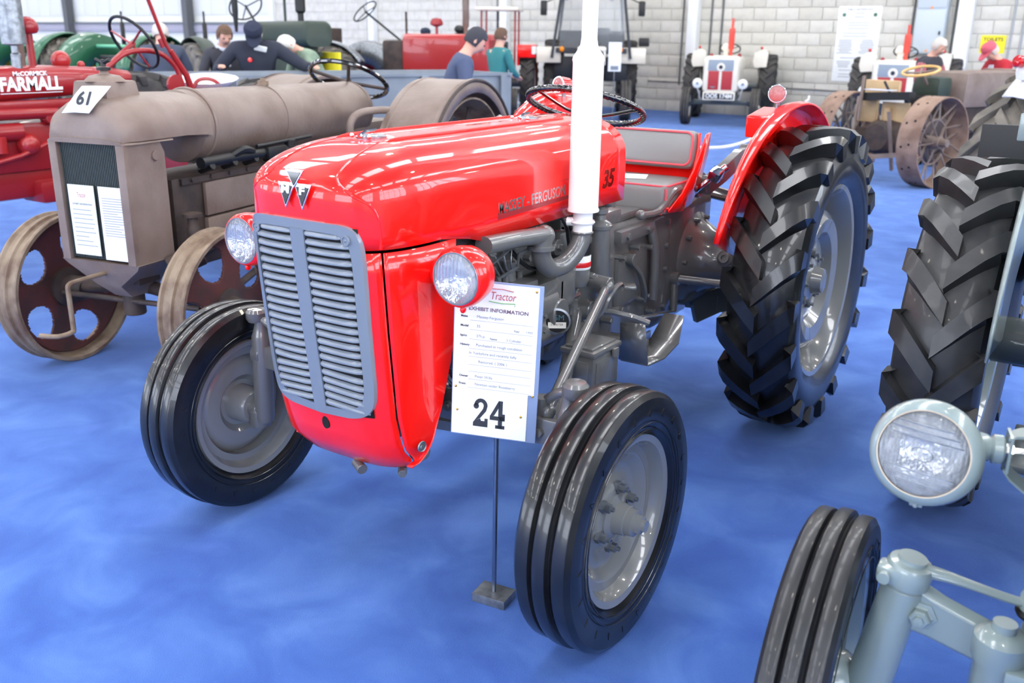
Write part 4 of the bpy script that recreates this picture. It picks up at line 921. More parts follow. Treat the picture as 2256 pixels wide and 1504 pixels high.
# rear mudguard with lamp bracket
for s in (1, -1):
    rings = []
    for k in range(25):
        ph = rad(84-166*k/24); wid = .35+.65*min(1, k/10)
        rings.append([(s*(.503+(x-.503)*wid), 1.78-sin(ph)*r, RR2+.05+cos(ph)*r) for r, x in [(.30, .503), (.56, .503), (.66, .503), (.70, .500), (.725, .492), (.735, .478)]])
    fe = obj('mudguard', MB().loft(rings, closed=False), 'te_grey', te, solid=.006, ang=60)
    obj('foot_board', MB().box((s*.28, 1.15, .47), (.26, .34, .02), bev=.005), 'te_dark', te)
obj('lamp_plate', MB().box((-.525, 1.70, 1.315), (.11, .012, .085), bev=.005).ball((-.54, 1.69, 1.305), .012).box((-.45, 1.70, 1.33), (.06, .03, .05), bev=.005), 'te_grey', te)
obj('seat_pan', MB().loft([[(x*.2, 1.5+.0*x, .93+.05*abs(x)**3) for x in (-1, -.5, 0, .5, 1)], [(x*.22, 1.7, .92+.06*abs(x)**3) for x in (-1, -.5, 0, .5, 1)], [(x*.2, 1.86, 1.02+.05*abs(x)**3) for x in (-1, -.5, 0, .5, 1)]], closed=False), 'te_grey', te, solid=.006)
obj('steering_wheel', MB().ring((0, 1.05, 1.25), (0, .4, .92), .21, .012).cyl((0, 1.05, 1.25), (0, .9, 1.0), .016).cyl((-.2, 1.05, 1.25), (.2, 1.05, 1.25), .008), 'black_gloss', te)
# ---------------------------------------------------------------- generic pieces for the tractors further back
def far_tyre(R, w, rim, lugs, n=18):
    if lugs: return lug_tyre(R, w, rim, n, .07, .036, 40, 1, .27, 1)
    return ribbed_tyre(R, w, rim)
def simple_wheel(par, name, c, side, R, w, rim, paint, tm, lugs, n=18, face=0):
    q = MB().lathe(rim_profile(rim, w), (0, 0, 0), (1, 0, 0), 40).lathe([(rim-.04, .03), (rim-.08, .0), (.12, .01+face), (.08, .04+face), (.04, .05+face), (.03, .10+face), (0, .10+face)], (0, 0, 0), (1, 0, 0), 32)
    o = obj(name, q, paint, par, c, (0, 0, 0 if side > 0 else pi))
    t = lug_tyre(R, w, rim, n, .07, .036, 40, 1, .27, 1 if side > 0 else -1) if lugs else ribbed_tyre(R, w, rim)
    obj('tyre', t, tm, o, ang=30); return o
def steering(par, c, tilt, R, r, m, foot, spokes=3, cm='black'):
    n = Vector((0, sin(tilt), cos(tilt))); F = frame(c, n)
    sw = obj('steering_wheel', MB().ring(c, n, R, r, 36, 8), m, par)
    for k in range(spokes):
        a = 2*pi*k/spokes+.5; obj('spoke', MB().cyl(F @ Vector((0, 0, -.02)), F @ Vector((R*cos(a), R*sin(a), 0)), r*.7, seg=8), cm, sw)
    obj('steering_column', MB().cyl(F @ Vector((0, 0, -.0)), foot, .018, seg=10), cm, par); return sw
def bonnet_loft(hw, z0, z1, y0, y1, r=.1, nose=.06):
    def rg(y, k, zk=0): return rrx(2*hw*k, z0, z1-zk, y, min(r, hw*.9*k), 5)
    return MB().loft([rg(y0, .86, nose*.7), rg(y0+nose*.4, .96, nose*.2), rg(y0+nose, 1), rg((y0+y1)/2, 1), rg(y1-.02, 1), rg(y1, .94, .02)], cap0=True, cap1=True)
def tractor(label, org, th, body, wheel, fR=.36, fw=.16, ft=1.3, rR=.65, rw=.3, rt=1.35, wb=1.9, hw=.25, hz=(.85, 1.35), hy=(-.35, 1.05), tm='tyre_far', fender='shell', engine='engine_grey', exhaust=None, stw=None, seatm='black', fenm=None, rear=True, frim=.2, rrim=.36, grp=None):
    t = thing('vintage_tractor', label, 'tractor', (org[0], org[1], 0), th)
    for s in (1, -1):
        simple_wheel(t, 'front_wheel', (s*ft/2, 0, fR), s, fR, fw, frim, wheel, tm, False)
        simple_wheel(t, 'rear_wheel', (s*rt/2, wb, rR), s, rR, rw, rrim, wheel, tm, True)
    obj('front_axle', MB().box((0, 0, fR+.08), (ft-.25, .09, .09), bev=.01).cyl((-ft/2, 0, fR), (-ft/2+.16, 0, fR+.08), .04).cyl((ft/2, 0, fR), (ft/2-.16, 0, fR+.08), .04).box((0, .05, fR+.18), (.2, .2, .2)), engine, t)
    obj('bonnet', bonnet_loft(hw, hz[0], hz[1], hy[0], hy[1]), body, t)
    e = MB().box((0, (hy[0]+hy[1])/2+.1, (hz[0]+.45)/2+.03), (hw*1.1, hy[1]-hy[0]-.3, hz[0]-.42), bev=.03).box((0, hy[1]+.45, .68), (.34, .95, .42), bev=.05).cyl((-rt/2+.1, wb, rR), (rt/2-.1, wb, rR), .1)
    for k in range(4): e.cyl((hw*.5, hy[0]+.4+.22*k, hz[0]-.1), (hw*.85, hy[0]+.4+.22*k, hz[0]-.12), .035, seg=10)
    e.tube([(hw*.8, hy[0]+.3, hz[0]-.1), (hw*.85, hy[1]-.2, hz[0]-.1)], .035, 10).cyl((hw*.7, .45, .5), (hw*.7, .45, .75), .05)
    obj('engine', e, engine, t)
    if fender == 'shell':
        for s in (1, -1):
            r = [[(s*x, wb-sin(rad(55-125*k/20))*q, rR+cos(rad(55-125*k/20))*q) for q, x in ((.4, rt/2-rw/2-.05), (rR*.92, rt/2-rw/2-.05), (rR+.06, rt/2-rw/2), (rR+.09, rt/2), (rR+.07, rt/2+rw*.3))] for k in range(21)]
            obj('fender', MB().loft(r, closed=False), fenm or body, t, solid=.012)
    obj('seat', MB().box((0, wb+.1, .95), (.44, .38, .07), bev=.03).box((0, wb+.28, 1.10), (.44, .07, .26), bev=.03, rot=(-.15, 0, 0)), seatm, t)
    st = stw or ((0, hy[1]+.25, hz[1]+.08), .35, .21)
    steering(t, st[0], st[1], st[2], .012, 'black', (0, hy[1]-.1, hz[1]-.3))
    if exhaust:
        (x, y, z0, z1, r, m) = exhaust
        obj('exhaust', MB().lathe([(0, 0), (r*.6, 0), (r*.6, .12), (r, .15), (r, (z1-z0)*.72), (r*.45, (z1-z0)*.76), (r*.45, z1-z0), (0, z1-z0)], (x, y, z0), (0, 0, 1), 16), m, t)
    return t
# ---------------------------------------------------------------- rusty steel-wheeled tractor, card 61
fo = thing('vintage_tractor', 'rust-brown steel-wheeled tractor with cylindrical tank and number 61 card on its radiator', 'tractor', (-2.11, .648, 0), .194)
def disc_holes(R, n, rc, rw, aw, x0, cone=.0, hubr=.07, M_=None):
    q = MB(); NA, NR = 280, 34; vs = []; fs = []
    def P(i, j):
        a = 2*pi*i/NA; r = hubr+(R-hubr)*j/NR; return (x0+cone*(1-j/NR), cos(a)*r, sin(a)*r)
    for i in range(NA):
        for j in range(NR+1): vs.append(P(i, j))
    for i in range(NA):
        for j in range(NR):
            a = (2*pi*(i+.5)/NA) % (2*pi/n)-pi/n; r = hubr+(R-hubr)*(j+.5)/NR
            if abs(a/aw)**2.2+abs((r-rc)/rw)**2.2 < 1: continue
            k = (i+1) % NA; fs.append((i*(NR+1)+j, k*(NR+1)+j, k*(NR+1)+j+1, i*(NR+1)+j+1))
    return q.add(vs, fs)
for s in (1, -1):
    R_ = .366
    q = MB().lathe([(R_-.02, -.07), (R_-.004, -.07), (R_, -.064), (R_, -.055), (R_-.012, -.046), (R_-.012, -.012), (R_-.001, -.006), (R_-.001, .006), (R_-.012, .012), (R_-.012, .046), (R_, .055), (R_, .064), (R_-.004, .07), (R_-.02, .07), (R_-.024, .05), (R_-.03, .01), (R_-.045, .008), (R_-.045, -.008), (R_-.03, -.01), (R_-.024, -.05), (R_-.02, -.07)], (0, 0, 0), (1, 0, 0), 72)
    w = obj('front_wheel', q, 'rust_rim', fo, (s*.475, 0, R_), (0, 0, 0 if s > 0 else pi), ang=30)
    obj('wheel_disc', disc_holes(R_-.04, 5, .225, .078, .36, -.01, .03), 'rust_red', w, solid=.012)
    obj('hub', MB().lathe([(0, -.12), (.045, -.12), (.06, -.10), (.06, -.02), (.095, -.01), (.095, .03), (.06, .04), (.055, .08), (.03, .095), (0, .095)], (0, 0, 0), (1, 0, 0), 24), 'rust_dark', w)
obj('front_axle', MB().tube([(-.44, .0, .37), (-.2, -.0, .40), (0, 0, .42), (.2, 0, .40), (.44, 0, .37)], .032, 12, 3).cyl((0, -.06, .30), (0, -.06, .50), .05).box((0, -.06, .49), (.22, .14, .06), bev=.01), 'rust_dark', fo)
obj('radius_rod', MB().tube([(.40, .03, .37), (.2, .6, .38), (.06, 1.1, .42)], .018, 8).tube([(-.40, .03, .37), (-.2, .6, .38), (-.06, 1.1, .42)], .018, 8).cyl((-.42, -.08, .36), (.42, -.10, .38), .013), 'rust_dark', fo)
obj('front_bracket', MB().loft([[(-.22, -.235, .585), (.22, -.235, .585), (.22, .02, .585), (-.22, .02, .585)], [(-.20, -.225, .56), (.20, -.225, .56), (.20, .02, .56), (-.20, .02, .56)], [(-.07, -.20, .47), (.07, -.20, .47), (.09, .05, .47), (-.09, .05, .47)], [(-.05, -.12, .40), (.05, -.12, .40), (.06, .02, .40), (-.06, .02, .40)]], cap0=True, cap1=True), 'rust', fo)
obj('crank_handle', MB().tube([(.0, -.20, .53), (.0, -.36, .53), (.0, -.42, .525), (.0, -.43, .49), (.0, -.43, .34), (.0, -.44, .315), (-.02, -.50, .31), (-.10, -.52, .31)], .011, 8, 3), 'rust_rim', fo)
# radiator: core fins, posts, side walls
q = MB().box((0, -.13, .85), (.36, .15, .52))
rad_ = obj('radiator', q, 'dark_void', fo)
q = MB()
for k in range(34): q.box((-.16+.32*k/33, -.212, .85), (.0045, .016, .51))
obj('radiator_fins', q, 'radiator', rad_)['kind'] = 'stuff'
for s in (1, -1):
    obj('radiator_side', MB().box((s*.188, -.225, .85), (.045, .03, .535), bev=.005).loft([[(s*.21, -.23, .585), (s*.215, -.0, .585), (s*.20, .0, .585), (s*.195, -.23, .585)], [(s*.21, -.23, 1.06), (s*.215, -.0, 1.06), (s*.20, .0, 1.06), (s*.195, -.23, 1.06)], [(s*.21, -.23, 1.12), (s*.215, -.03, 1.12), (s*.20, -.03, 1.12), (s*.195, -.23, 1.12)]], cap0=True, cap1=True).cyl((s*.20, -.06, 1.05), (s*.225, -.06, 1.05), .022, seg=16), 'rust', rad_)
def arch(hw, zb, zt, y, n=2.6, m=28): return [(hw*math.copysign(abs(cos(pi*k/m))**(2/n), cos(pi*k/m)), y, zb+(zt-zb)*sin(pi*k/m)**(2/n)) for k in range(m+1)]
q = MB().loft([arch(.20, 1.12, 1.20, -.235), arch(.215, 1.12, 1.265, -.215), arch(.225, 1.12, 1.295, -.16), arch(.228, 1.12, 1.305, -.05), arch(.225, 1.12, 1.305, .15), arch(.215, 1.11, 1.30, .30), arch(.19, 1.10, 1.29, .37)], closed=True, cap0=True, cap1=True)
q.loft([arch(.208, 1.108, 1.13, -.243), arch(.226, 1.108, 1.13, -.20), arch(.228, 1.108, 1.13, .05)], closed=True, cap0=True, cap1=True)
obj('radiator_tank', q, 'rust', rad_, ang=50)
obj('filler_neck', MB().box((-.02, -.06, 1.325), (.20, .20, .075), bev=.01, taper=(.9, .9)).lathe([(.12, 0), (.09, .02), (.03, .03), (.02, .05), (.03, .055), (.03, .06), (0, .062)], (-.02, -.06, 1.36), (0, 0, 1), 4), 'rust', rad_)
obj('filler_cap', MB().lathe([(.03, 0), (.03, .012), (.012, .016), (.010, .045), (0, .047)], (-.02, -.06, 1.405), (0, 0, 1), 16).tube([(-.06, -.06, 1.45), (-.02, -.06, 1.435), (.02, -.06, 1.45)], .009, 8), 'black', rad_)
# fuel tank
q = MB().lathe([(0, 0), (.13, .0), (.172, .02), (.172, 1.60), (.165, 1.63), (.14, 1.66), (0, 1.68)], (0, .32, 1.135), (0, 1, -.01), 40)
ta = obj('fuel_tank', q, 'rust', fo, ang=50)
for y in (.42, 1.02, 1.90): obj('tank_band', MB().ring((0, y, 1.135-.01*(y-.42)), (0, 1, -.01), .173, .0025 if y != .42 else .010, 40, 6), 'rust', ta)
obj('filler_plug', MB().cyl((-.0, 1.05, 1.30), (0, 1.05, 1.325), .03).cyl((-.0, 1.05, 1.325), (0, 1.05, 1.335), .015), 'rust_rim', ta)
# engine, manifold, frame
q = MB().box((0, .75, .74), (.30, 1.30, .36), bev=.02).box((0, .75, .54), (.22, 1.3, .14), bev=.02).box((.155, .75, .90), (.02, 1.2, .03)).box((0, 1.75, .72), (.40, .8, .45), bev=.05)
for k in range(9): q.cyl((.14, .22+.14*k, .905), (.175, .22+.14*k, .905), .012, seg=6)
obj('engine_block', q, 'rust_dark', fo)
obj('engine_side_plate', MB().box((.165, .70, .80), (.02, .80, .16), bev=.005).box((.16, .55, .66), (.03, .5, .10), bev=.01), 'rust', fo)
q = MB().tube([(.20, .25, .98), (.21, .6, .985), (.21, 1.1, .97)], .028, 10).tube([(.2, .45, .98), (.24, .52, 1.02), (.22, .62, 1.0)], .02, 8, 3).box((.22, .80, .98), (.06, .16, .06), bev=.01).cyl((.22, .95, .93), (.22, .95, 1.03), .03).cyl((.22, .66, 1.02), (.22, 1.15, 1.03), .010)
for k in range(5): q.cyl((.15, .3+.17*k, .94), (.23, .3+.17*k, .965), .02, seg=8)
obj('manifold', q, 'black', fo)
obj('oil_breather', MB().lathe([(0, 0), (.03, 0), (.03, .10), (.024, .11), (.024, .15), (.045, .155), (.045, .17), (.02, .175), (0, .175)], (.25, .10, .60), (0, 0, 1), 20), 'rust_dark', fo)
obj('steering_shaft', MB().cyl((.30, -.02, .58), (.20, 1.3, .80), .035).cyl((.22, -.05, .54), (.33, .05, .60), .055), 'rust_dark', fo)
# rear steel wheels with wide mudguards
for s in (1, -1):
    R2_ = .60; c = (s*.56, 2.25, R2_)
    w = obj('rear_wheel', MB().lathe([(R2_-.012, -.15), (R2_, -.15), (R2_, .15), (R2_-.012, .15), (R2_-.014, -.15)], (0, 0, 0), (1, 0, 0), 56), 'rust_rim', fo, c)
    for k in range(12):
        a = 2*pi*k/12; obj('spoke', MB().box((0, cos(a)*(R2_/2+.03), sin(a)*(R2_/2+.03)), (.012, .05, R2_-.06), rot=(a-pi/2, 0, 0)), 'rust_dark', w)
    obj('hub', MB().cyl((-.15, 0, 0), (.15, 0, 0), .09).cyl((.15, 0, 0), (.2, 0, 0), .05), 'rust', w)
    rings = []
    for k in range(29):
        a = rad(78-156*k/28); rr_ = .735
        rings.append([(s*x, 2.25-sin(a)*r, .57+cos(a)*r*1.0) for r, x in ((rr_-.02, .36), (rr_, .365), (rr_, .40), (rr_+.006, .405), (rr_, .41), (rr_, .70), (rr_+.006, .705), (rr_-.002, .725), (rr_-.02, .735), (rr_-.075, .735))])
    g = obj('mudguard', MB().loft(rings, closed=False), 'rust', fo, solid=.008, ang=50)
    obj('mudguard_edge', MB().tube([(s*.737, 2.25-sin(rad(78-156*k/40))*.735, .57+cos(rad(78-156*k/40))*.735) for k in range(41)], .010, 8), 'rust_dark', g)
obj('rear_axle', MB().cyl((-.45, 2.25, .60), (.45, 2.25, .60), .13, seg=24).lathe([(0, -.2), (.2, -.2), (.24, 0), (.2, .2), (0, .2)], (0, 2.25, .62), (1, 0, 0), 28).cyl((.45, 2.25, .60), (.62, 2.25, .60), .08), 'rust', fo)
obj('gear_housing', MB().box((.0, 2.0, .98), (.28, .5, .14), bev=.04).box((.2, 2.3, .98), (.16, .3, .12), bev=.05), 'rust', fo)
obj('hand_lever', MB().tube([(.30, 1.45, .88), (.31, 1.42, 1.06), (.32, 1.5, 1.13), (.34, 1.7, 1.14), (.36, 1.85, 1.13)], .022, 10, 4).cyl((.36, 1.85, 1.12), (.40, 1.98, 1.125), .012), 'rust', fo)
steering(fo, Vector((0, 1.94, 1.30)), .50, .245, .015, 'black_gloss', (0, 1.62, 1.12), 4, 'rust_dark')
obj('footplate', MB().box((0, 2.9, .42), (.7, .6, .02)), 'rust_dark', fo)
c61 = tag(obj('number_card', MB().loft([[(-.03, -.182, 1.343), (.05, -.184, 1.346), (.13, -.182, 1.347)], [(-.05, -.205, 1.31), (.03, -.208, 1.312), (.11, -.205, 1.312)], [(-.075, -.225, 1.27), (.0, -.228, 1.272), (.08, -.225, 1.275)], [(-.095, -.248, 1.232), (-.02, -.252, 1.238), (.055, -.246, 1.236)]], closed=False), 'paper', None, (-2.11, .648, 0), (0, 0, .194), solid=.0015, ang=180), 'white card numbered 61 taped over the rusty radiator top', 'card')
text('printed_number', '61', .085, 'ink', basis((.015, -.222, 1.293), (1, -.02, 0), (.28, .45, .85)), c61, .0006, .002, width=.072)
def sheet(x0, x1, z0, z1, lab, m, head):
    o = tag(obj('paper_sheet', MB().box(((x0+x1)/2, -.232, (z0+z1)/2), (x1-x0, .0016, z1-z0)), m, None, (-2.11, .648, 0), (0, 0, .194)), lab, 'paper')
    F = Matrix(((1, 0, 0, (x0+x1)/2), (0, 0, -1, -.2332), (0, 1, 0, 0), (0, 0, 0, 1)))
    if head:
        text('printed_line', 'Tractor', .03, 'ink_red', Matrix.Translation((0, 0, z1-.045)) @ F, o, .0001, width=.05)
        text('printed_line', 'EXHIBIT INFORMATION', .012, 'ink', Matrix.Translation((0, 0, z1-.085)) @ F, o, .0001, width=.11)
    q = MB(); random.seed(5)
    for k in range(9 if head else 16):
        z = z1-(.11 if head else .05)-k*(.02 if head else .011); w = (x1-x0)*random.uniform(.5, .82); q.box((x0+.015+w/2, -.2333, z), (w, .0003, .003))
    obj('printed_lines', q, 'ink_soft', o)['kind'] = 'stuff'
sheet(-.137, .012, .612, .925, 'pale green-tinted information sheet fixed to the rusty radiator, the one nearer its outer edge', 'paper_green', True)
sheet(.036, .20, .60, .925, 'plain white typed sheet fixed to the rusty radiator beside its side post', 'paper', False)
# ---------------------------------------------------------------- red row-crop tractor at the far left
fa = thing('vintage_tractor', 'dark red tractor with white hood lettering and tall red levers beyond the rusty tractor', 'tractor', (-4.17, 1.0, 0), .0)
q = MB().loft([rrx(2*h, z0, z1, y, r) for y, h, z0, z1, r in ((-1.30, .15, 1.10, 1.30, .07), (-1.2, .17, 1.08, 1.35, .08), (.6, .17, 1.17, 1.36, .08), (1.0, .15, 1.19, 1.34, .08), (1.12, .10, 1.22, 1.32, .05))], cap0=True, cap1=True)
obj('bonnet', q, 'red_dull', fa)
obj('bonnet_rail', MB().box((.165, -.2, 1.135), (.05, 2.4, .055), bev=.015), 'red_dull', fa)
F = basis((.1715, .36, 1.255), (0, 1, 0), (0, 0, 1)); d_ = obj('hood_lettering', text('hood_letters', 'FARMALL', .11, 'paper', F, None, .001, .004, width=.40).data and MB().box((.171, .36, 1.205), (.001, .40, .004)), 'paper', fa)
lt = [o for o in C.objects if o.name.startswith('hood_letters')][0]; lt.parent = d_
text('small_letters', 'McCORMICK', .035, 'paper', basis((.172, .36, 1.318), (0, 1, 0), (0, 0, 1)), d_, .001, .001, width=.22)
q = MB().box((.04, .15, .88), (.24, 1.0, .30), bev=.03).box((.0, .20, .66), (.28, 1.9, .20), bev=.05).box((.06, .9, .86), (.22, .5, .42), bev=.05).box((0, -.9, .85), (.36, .2, .6), bev=.03)
q.cyl((.17, .0, .98), (.17, .25, .98), .055).cyl((.18, .62, .70), (.18, .62, 1.12), .055).cyl((.12, .45, 1.05), (.2, .45, 1.05), .04).tube([(.15, -.3, 1.08), (.18, .0, 1.09), (.17, .5, 1.08)], .035, 10)
q.box((.10, .55, .60), (.25, .5, .14), bev=.03)
obj('engine', q, 'red_dull', fa)
obj('fuel_bowl', MB().cyl((.19, .1, .86), (.19, .1, .96), .04).ball((.18, .28, .90), .07).tube([(.2, .0, .8), (.22, .2, .84), (.2, .4, .9)], .015, 8), 'red_old', fa)
obj('yellow_label', MB().box((.20, .66, .97), (.02, .07, .075)), 'yellow', fa)
obj('air_pre_cleaner', MB().lathe([(0, 0), (.022, 0), (.022, .22), (.03, .22), (.05, .225), (.062, .245), (.062, .27), (.05, .30), (.02, .32), (0, .322)], (.03, .47, 1.33), (0, 0, 1), 28), 'red_dull', fa)
obj('exhaust', MB().lathe([(0, 0), (.03, 0), (.03, .09), (.022, .10), (.022, .14), (.07, .15), (.072, .9), (.05, .95), (0, .95)], (.10, .33, 1.34), (0, 0, 1), 28), 'galv', fa)
obj('second_stack', MB().lathe([(0, 0), (.022, 0), (.03, .3), (.03, .9), (0, .9)], (-.14, .50, 1.3), (0, 0, 1), 16), 'rust', fa)
obj('red_lamp', MB().ball((.0, .68, 1.39), (.06, .06, .06)).ball((.03, .80, 1.36), .025), 'red_old', fa)
steering(fa, Vector((.0, 1.24, 1.50)), 1.0, .20, .011, 'black', (0, .95, 1.30), 3, 'red_dull')
obj('lever_guard', MB().tube([(.12, .85, 1.28), (.12, 1.05, 1.42), (.13, 1.22, 1.45), (.14, 1.36, 1.42), (.15, 1.46, 1.32), (.16, 1.48, 1.18)], .018, 10, 4).lathe([(0, 0), (.07, 0), (.07, .02), (0, .02)], (.16, 1.42, 1.22), (1, 0, 0), 20), 'red_dull', fa)
obj('implement_lever', MB().tube([(.15, 1.27, 1.80), (.15, 1.38, 1.50), (.16, 1.42, 1.42)], .013, 8).tube([(.16, 1.41, 1.45), (.17, 1.52, 1.28), (.17, 1.56, 1.16)], (.02, .026), 8).box((.14, 1.36, 1.50), (.02, .03, .06), rot=(.4, 0, 0)).tube([(.17, 1.56, 1.18), (.17, 1.62, 1.245), (.18, 1.72, 1.25), (.18, 1.80, 1.21)], .014, 8, 4), 'red_dull', fa)
obj('seat', MB().lathe([(0, .0), (.12, .01), (.19, .035), (.22, .07), (.225, .075), (.19, .05), (.12, .03), (0, .02)], (.05, 1.80, 1.175), (.1, -.1, 1), 32), 'white_gloss', fa, ang=60)
for s in (1, -1):
    simple_wheel(fa, 'rear_wheel', (s*.70, 1.75, .64), s, .64, .26, .36, 'red_dull', 'tyre_far', True)
    simple_wheel(fa, 'front_wheel', (s*.16, -1.15, .3), s, .30, .13, .18, 'red_dull', 'tyre_far', False)
obj('rear_axle', MB().cyl((-.65, 1.75, .64), (.65, 1.75, .64), .07).box((0, 1.7, .75), (.4, .5, .5), bev=.05), 'red_dull', fa)
obj('front_pedestal', MB().box((0, -1.1, .55), (.12, .14, .5)).cyl((-.14, -1.15, .3), (.14, -1.15, .3), .03), 'red_dull', fa)
# ---------------------------------------------------------------- long grey trailer behind the rusty tractor
A_, B_ = Vector((-5.75, 3.15, 0)), Vector((-4.05, 6.87, 0)); ax = (B_-A_).normalized(); L_ = (B_-A_).length
tr = thing('farm_trailer', 'long low grey open-topped trailer that the visitors lean over', 'trailer', (A_.x, A_.y, 0), math.atan2(ax.y, ax.x))
Wd = 1.2
tb_ = obj('trailer_bed', MB().box((L_/2, Wd/2, .72), (L_, Wd, .08), bev=.01).box((L_/2, .3, .62), (L_*.95, .08, .14)).box((L_/2, Wd-.3, .62), (L_*.95, .08, .14)), 'trailer', tr)
obj('side_board', MB().box((L_/2, .02, .98), (L_, .035, .44), bev=.006).box((L_/2, -.005, 1.19), (L_, .03, .03)), 'trailer', tr)
obj('side_board', MB().box((L_/2, Wd-.02, .98), (L_, .035, .44), bev=.006), 'trailer', tr)
obj('end_board', MB().box((L_-.02, Wd/2, .98), (.035, Wd-.08, .44), bev=.006), 'trailer', tr)
obj('end_board', MB().box((.02, Wd/2, .98), (.035, Wd-.08, .44), bev=.006), 'trailer', tr)
for k in range(5): obj('side_stake', MB().box((.12+(L_-.24)*k/4, -.03, .93), (.07, .03, .5), bev=.004), 'trailer', tr)
for y in (.05, Wd-.05):
    for x in (L_*.42, L_*.62): simple_wheel(tr, 'wheel', (x, y+ (.12 if y < 1 else -.12), .34), 1, .34, .2, .2, 'trailer', 'tyre_far', False).rotation_euler = (0, 0, pi/2)
obj('axle', MB().cyl((L_*.42, .2, .34), (L_*.42, Wd-.2, .34), .04).cyl((L_*.62, .2, .34), (L_*.62, Wd-.2, .34), .04).box((L_*.52, .45, .46), (1.4, .08, .2)).box((L_*.52, Wd-.45, .46), (1.4, .08, .2)), 'te_dark', tr)
# ---------------------------------------------------------------- long red tractor seen side-on behind the trailer
lr = tractor('long red tractor seen side-on behind the grey trailer, rusty upright exhaust on its hood', (-7.87, 11.48), 1.78, 'red_old', 'red_dull', fR=.40, ft=1.4, rR=.70, wb=2.35, hw=.27, hz=(.95, 1.62), hy=(-.45, 1.15), fender='shell', fenm='galv', exhaust=(.05, .10, 1.6, 2.45, .055, 'rust'), stw=((.0, 2.0, 1.98), .75, .24), seatm='rust_dark', tm='tyre_dusty', engine='dark_green')
obj('pre_cleaner', MB().lathe([(0, 0), (.03, 0), (.025, .62), (.04, .62), (.11, .65), (.115, .69), (.08, .75), (0, .77)], (.34, .78, 1.12), (0, 0, 1), 20).cyl((.34, .78, .95), (.34, .78, 1.2), .1), 'red_dull', lr)
q = MB()
for k in range(14): q.box((0, -.455, 1.0+.04*k), (.44, .02, .02)); q.box((.27, -.33, 1.0+.04*k), (.02, .16, .02))
obj('grille_bars', q, 'red_dull', lr)['kind'] = 'stuff'
obj('nose_badge', MB().box((0, -.47, 1.30), (.09, .02, .18), bev=.01), 'galv', lr)
obj('seat_frame', MB().box((0, 2.65, 1.50), (.50, .06, .40), bev=.03).box((0, 2.45, 1.3), (.5, .4, .06), bev=.02), 'rust_dark', lr)
obj('dash_cowl', MB().box((0, 1.35, 1.2), (.44, .45, .62), bev=.06).cyl((.2, 1.3, 1.5), (.2, 1.3, 1.98), .02), 'rust_dark', lr)
# ---------------------------------------------------------------- red tractor with white sun canopy
ca = tractor('small red tractor with flat white sun canopy standing by the block wall', (-9.25, 14.1), .46, 'red_paint', 'cabinet', fR=.31, ft=1.05, rR=.64, rt=1.25, rw=.32, wb=1.9, hw=.23, hz=(.85, 1.30), fender='none')
for s in (1, -1):
    obj('fender', MB().box((s*.60, 1.75, 1.42), (.40, .62, .04), bev=.015).box((s*.42, 1.75, 1.22), (.04, .62, .42)).box((s*.60, 1.43, 1.30), (.40, .03, .25), bev=.01), 'red_paint', ca)
    obj('lamp_block', MB().box((s*.76, 1.41, 1.33), (.08, .03, .16)), 'paper', ca)
    obj('canopy_post', MB().cyl((s*.36, 1.35, .9), (s*.36, 1.35, 2.12), .022).cyl((s*.36, 2.1, 1.3), (s*.36, 2.1, 2.12), .022), 'red_dull', ca)
obj('canopy', MB().box((0, 1.6, 2.15), (.90, 1.2, .07), bev=.025), 'cream', ca)
obj('driver_screen', MB().box((-.0, 1.25, 1.25), (.46, .05, .5), bev=.08).cyl((0, 1.25, 1.4), (0, 1.25, 2.1), .025), 'cab_dark', ca)
# ---------------------------------------------------------------- cab tractor with orange wheels
cb_ = tractor('tall white and dark blue cab tractor with orange wheel centres and black mirrors', (-7.50, 15.15), .50, 'cab_dark', 'orange_red', fR=.40, ft=1.42, fw=.22, rR=.78, rw=.42, rt=1.62, wb=2.3, hw=.26, hz=(.85, 1.42), hy=(-.6, 1.15), fender='none', rrim=.46, frim=.24)
obj('nose_cowl', MB().box((0, -.1, 1.38), (.56, 1.0, .10), bev=.04).box((0, -.55, 1.25), (.54, .08, .34), bev=.03), 'cream', cb_)
q = MB(); W0, W1 = .80, .62
for s in (1, -1):
    q.box((s*.74, 1.25, 1.85), (.06, .07, 1.35), rot=(0, -s*.14, 0)).box((s*.70, 2.7, 1.85), (.06, .07, 1.35), rot=(0, -s*.10, 0)).box((s*.70, 2.0, 1.28), (.08, 1.4, .10)).box((s*.55, 1.95, .95), (.5, .9, .5), bev=.04)
q.box((0, 1.25, 1.34), (1.5, .08, .10)).box((0, 1.25, 2.46), (1.3, .08, .10)).box((.08, 1.24, 1.9), (.05, .05, 1.1)).box((0, 2.7, 1.5), (1.4, .06, .5)).box((.15, 1.7, 1.55), (.5, .3, .5), bev=.05)
cab = obj('cab', q, 'cab_dark', cb_)
obj('cab_roof', MB().box((0, 1.95, 2.58), (1.45, 1.7, .16), bev=.06), 'cream', cab)
for n_, c_, d_ in (('windscreen', (0, 1.26, 1.9), (1.35, .015, 1.05)), ('side_glass', (.69, 1.95, 1.9), (.015, 1.3, 1.05)), ('side_glass', (-.69, 1.95, 1.9), (.015, 1.3, 1.05))): obj(n_, MB().box(c_, d_), 'cab_glass', cab)
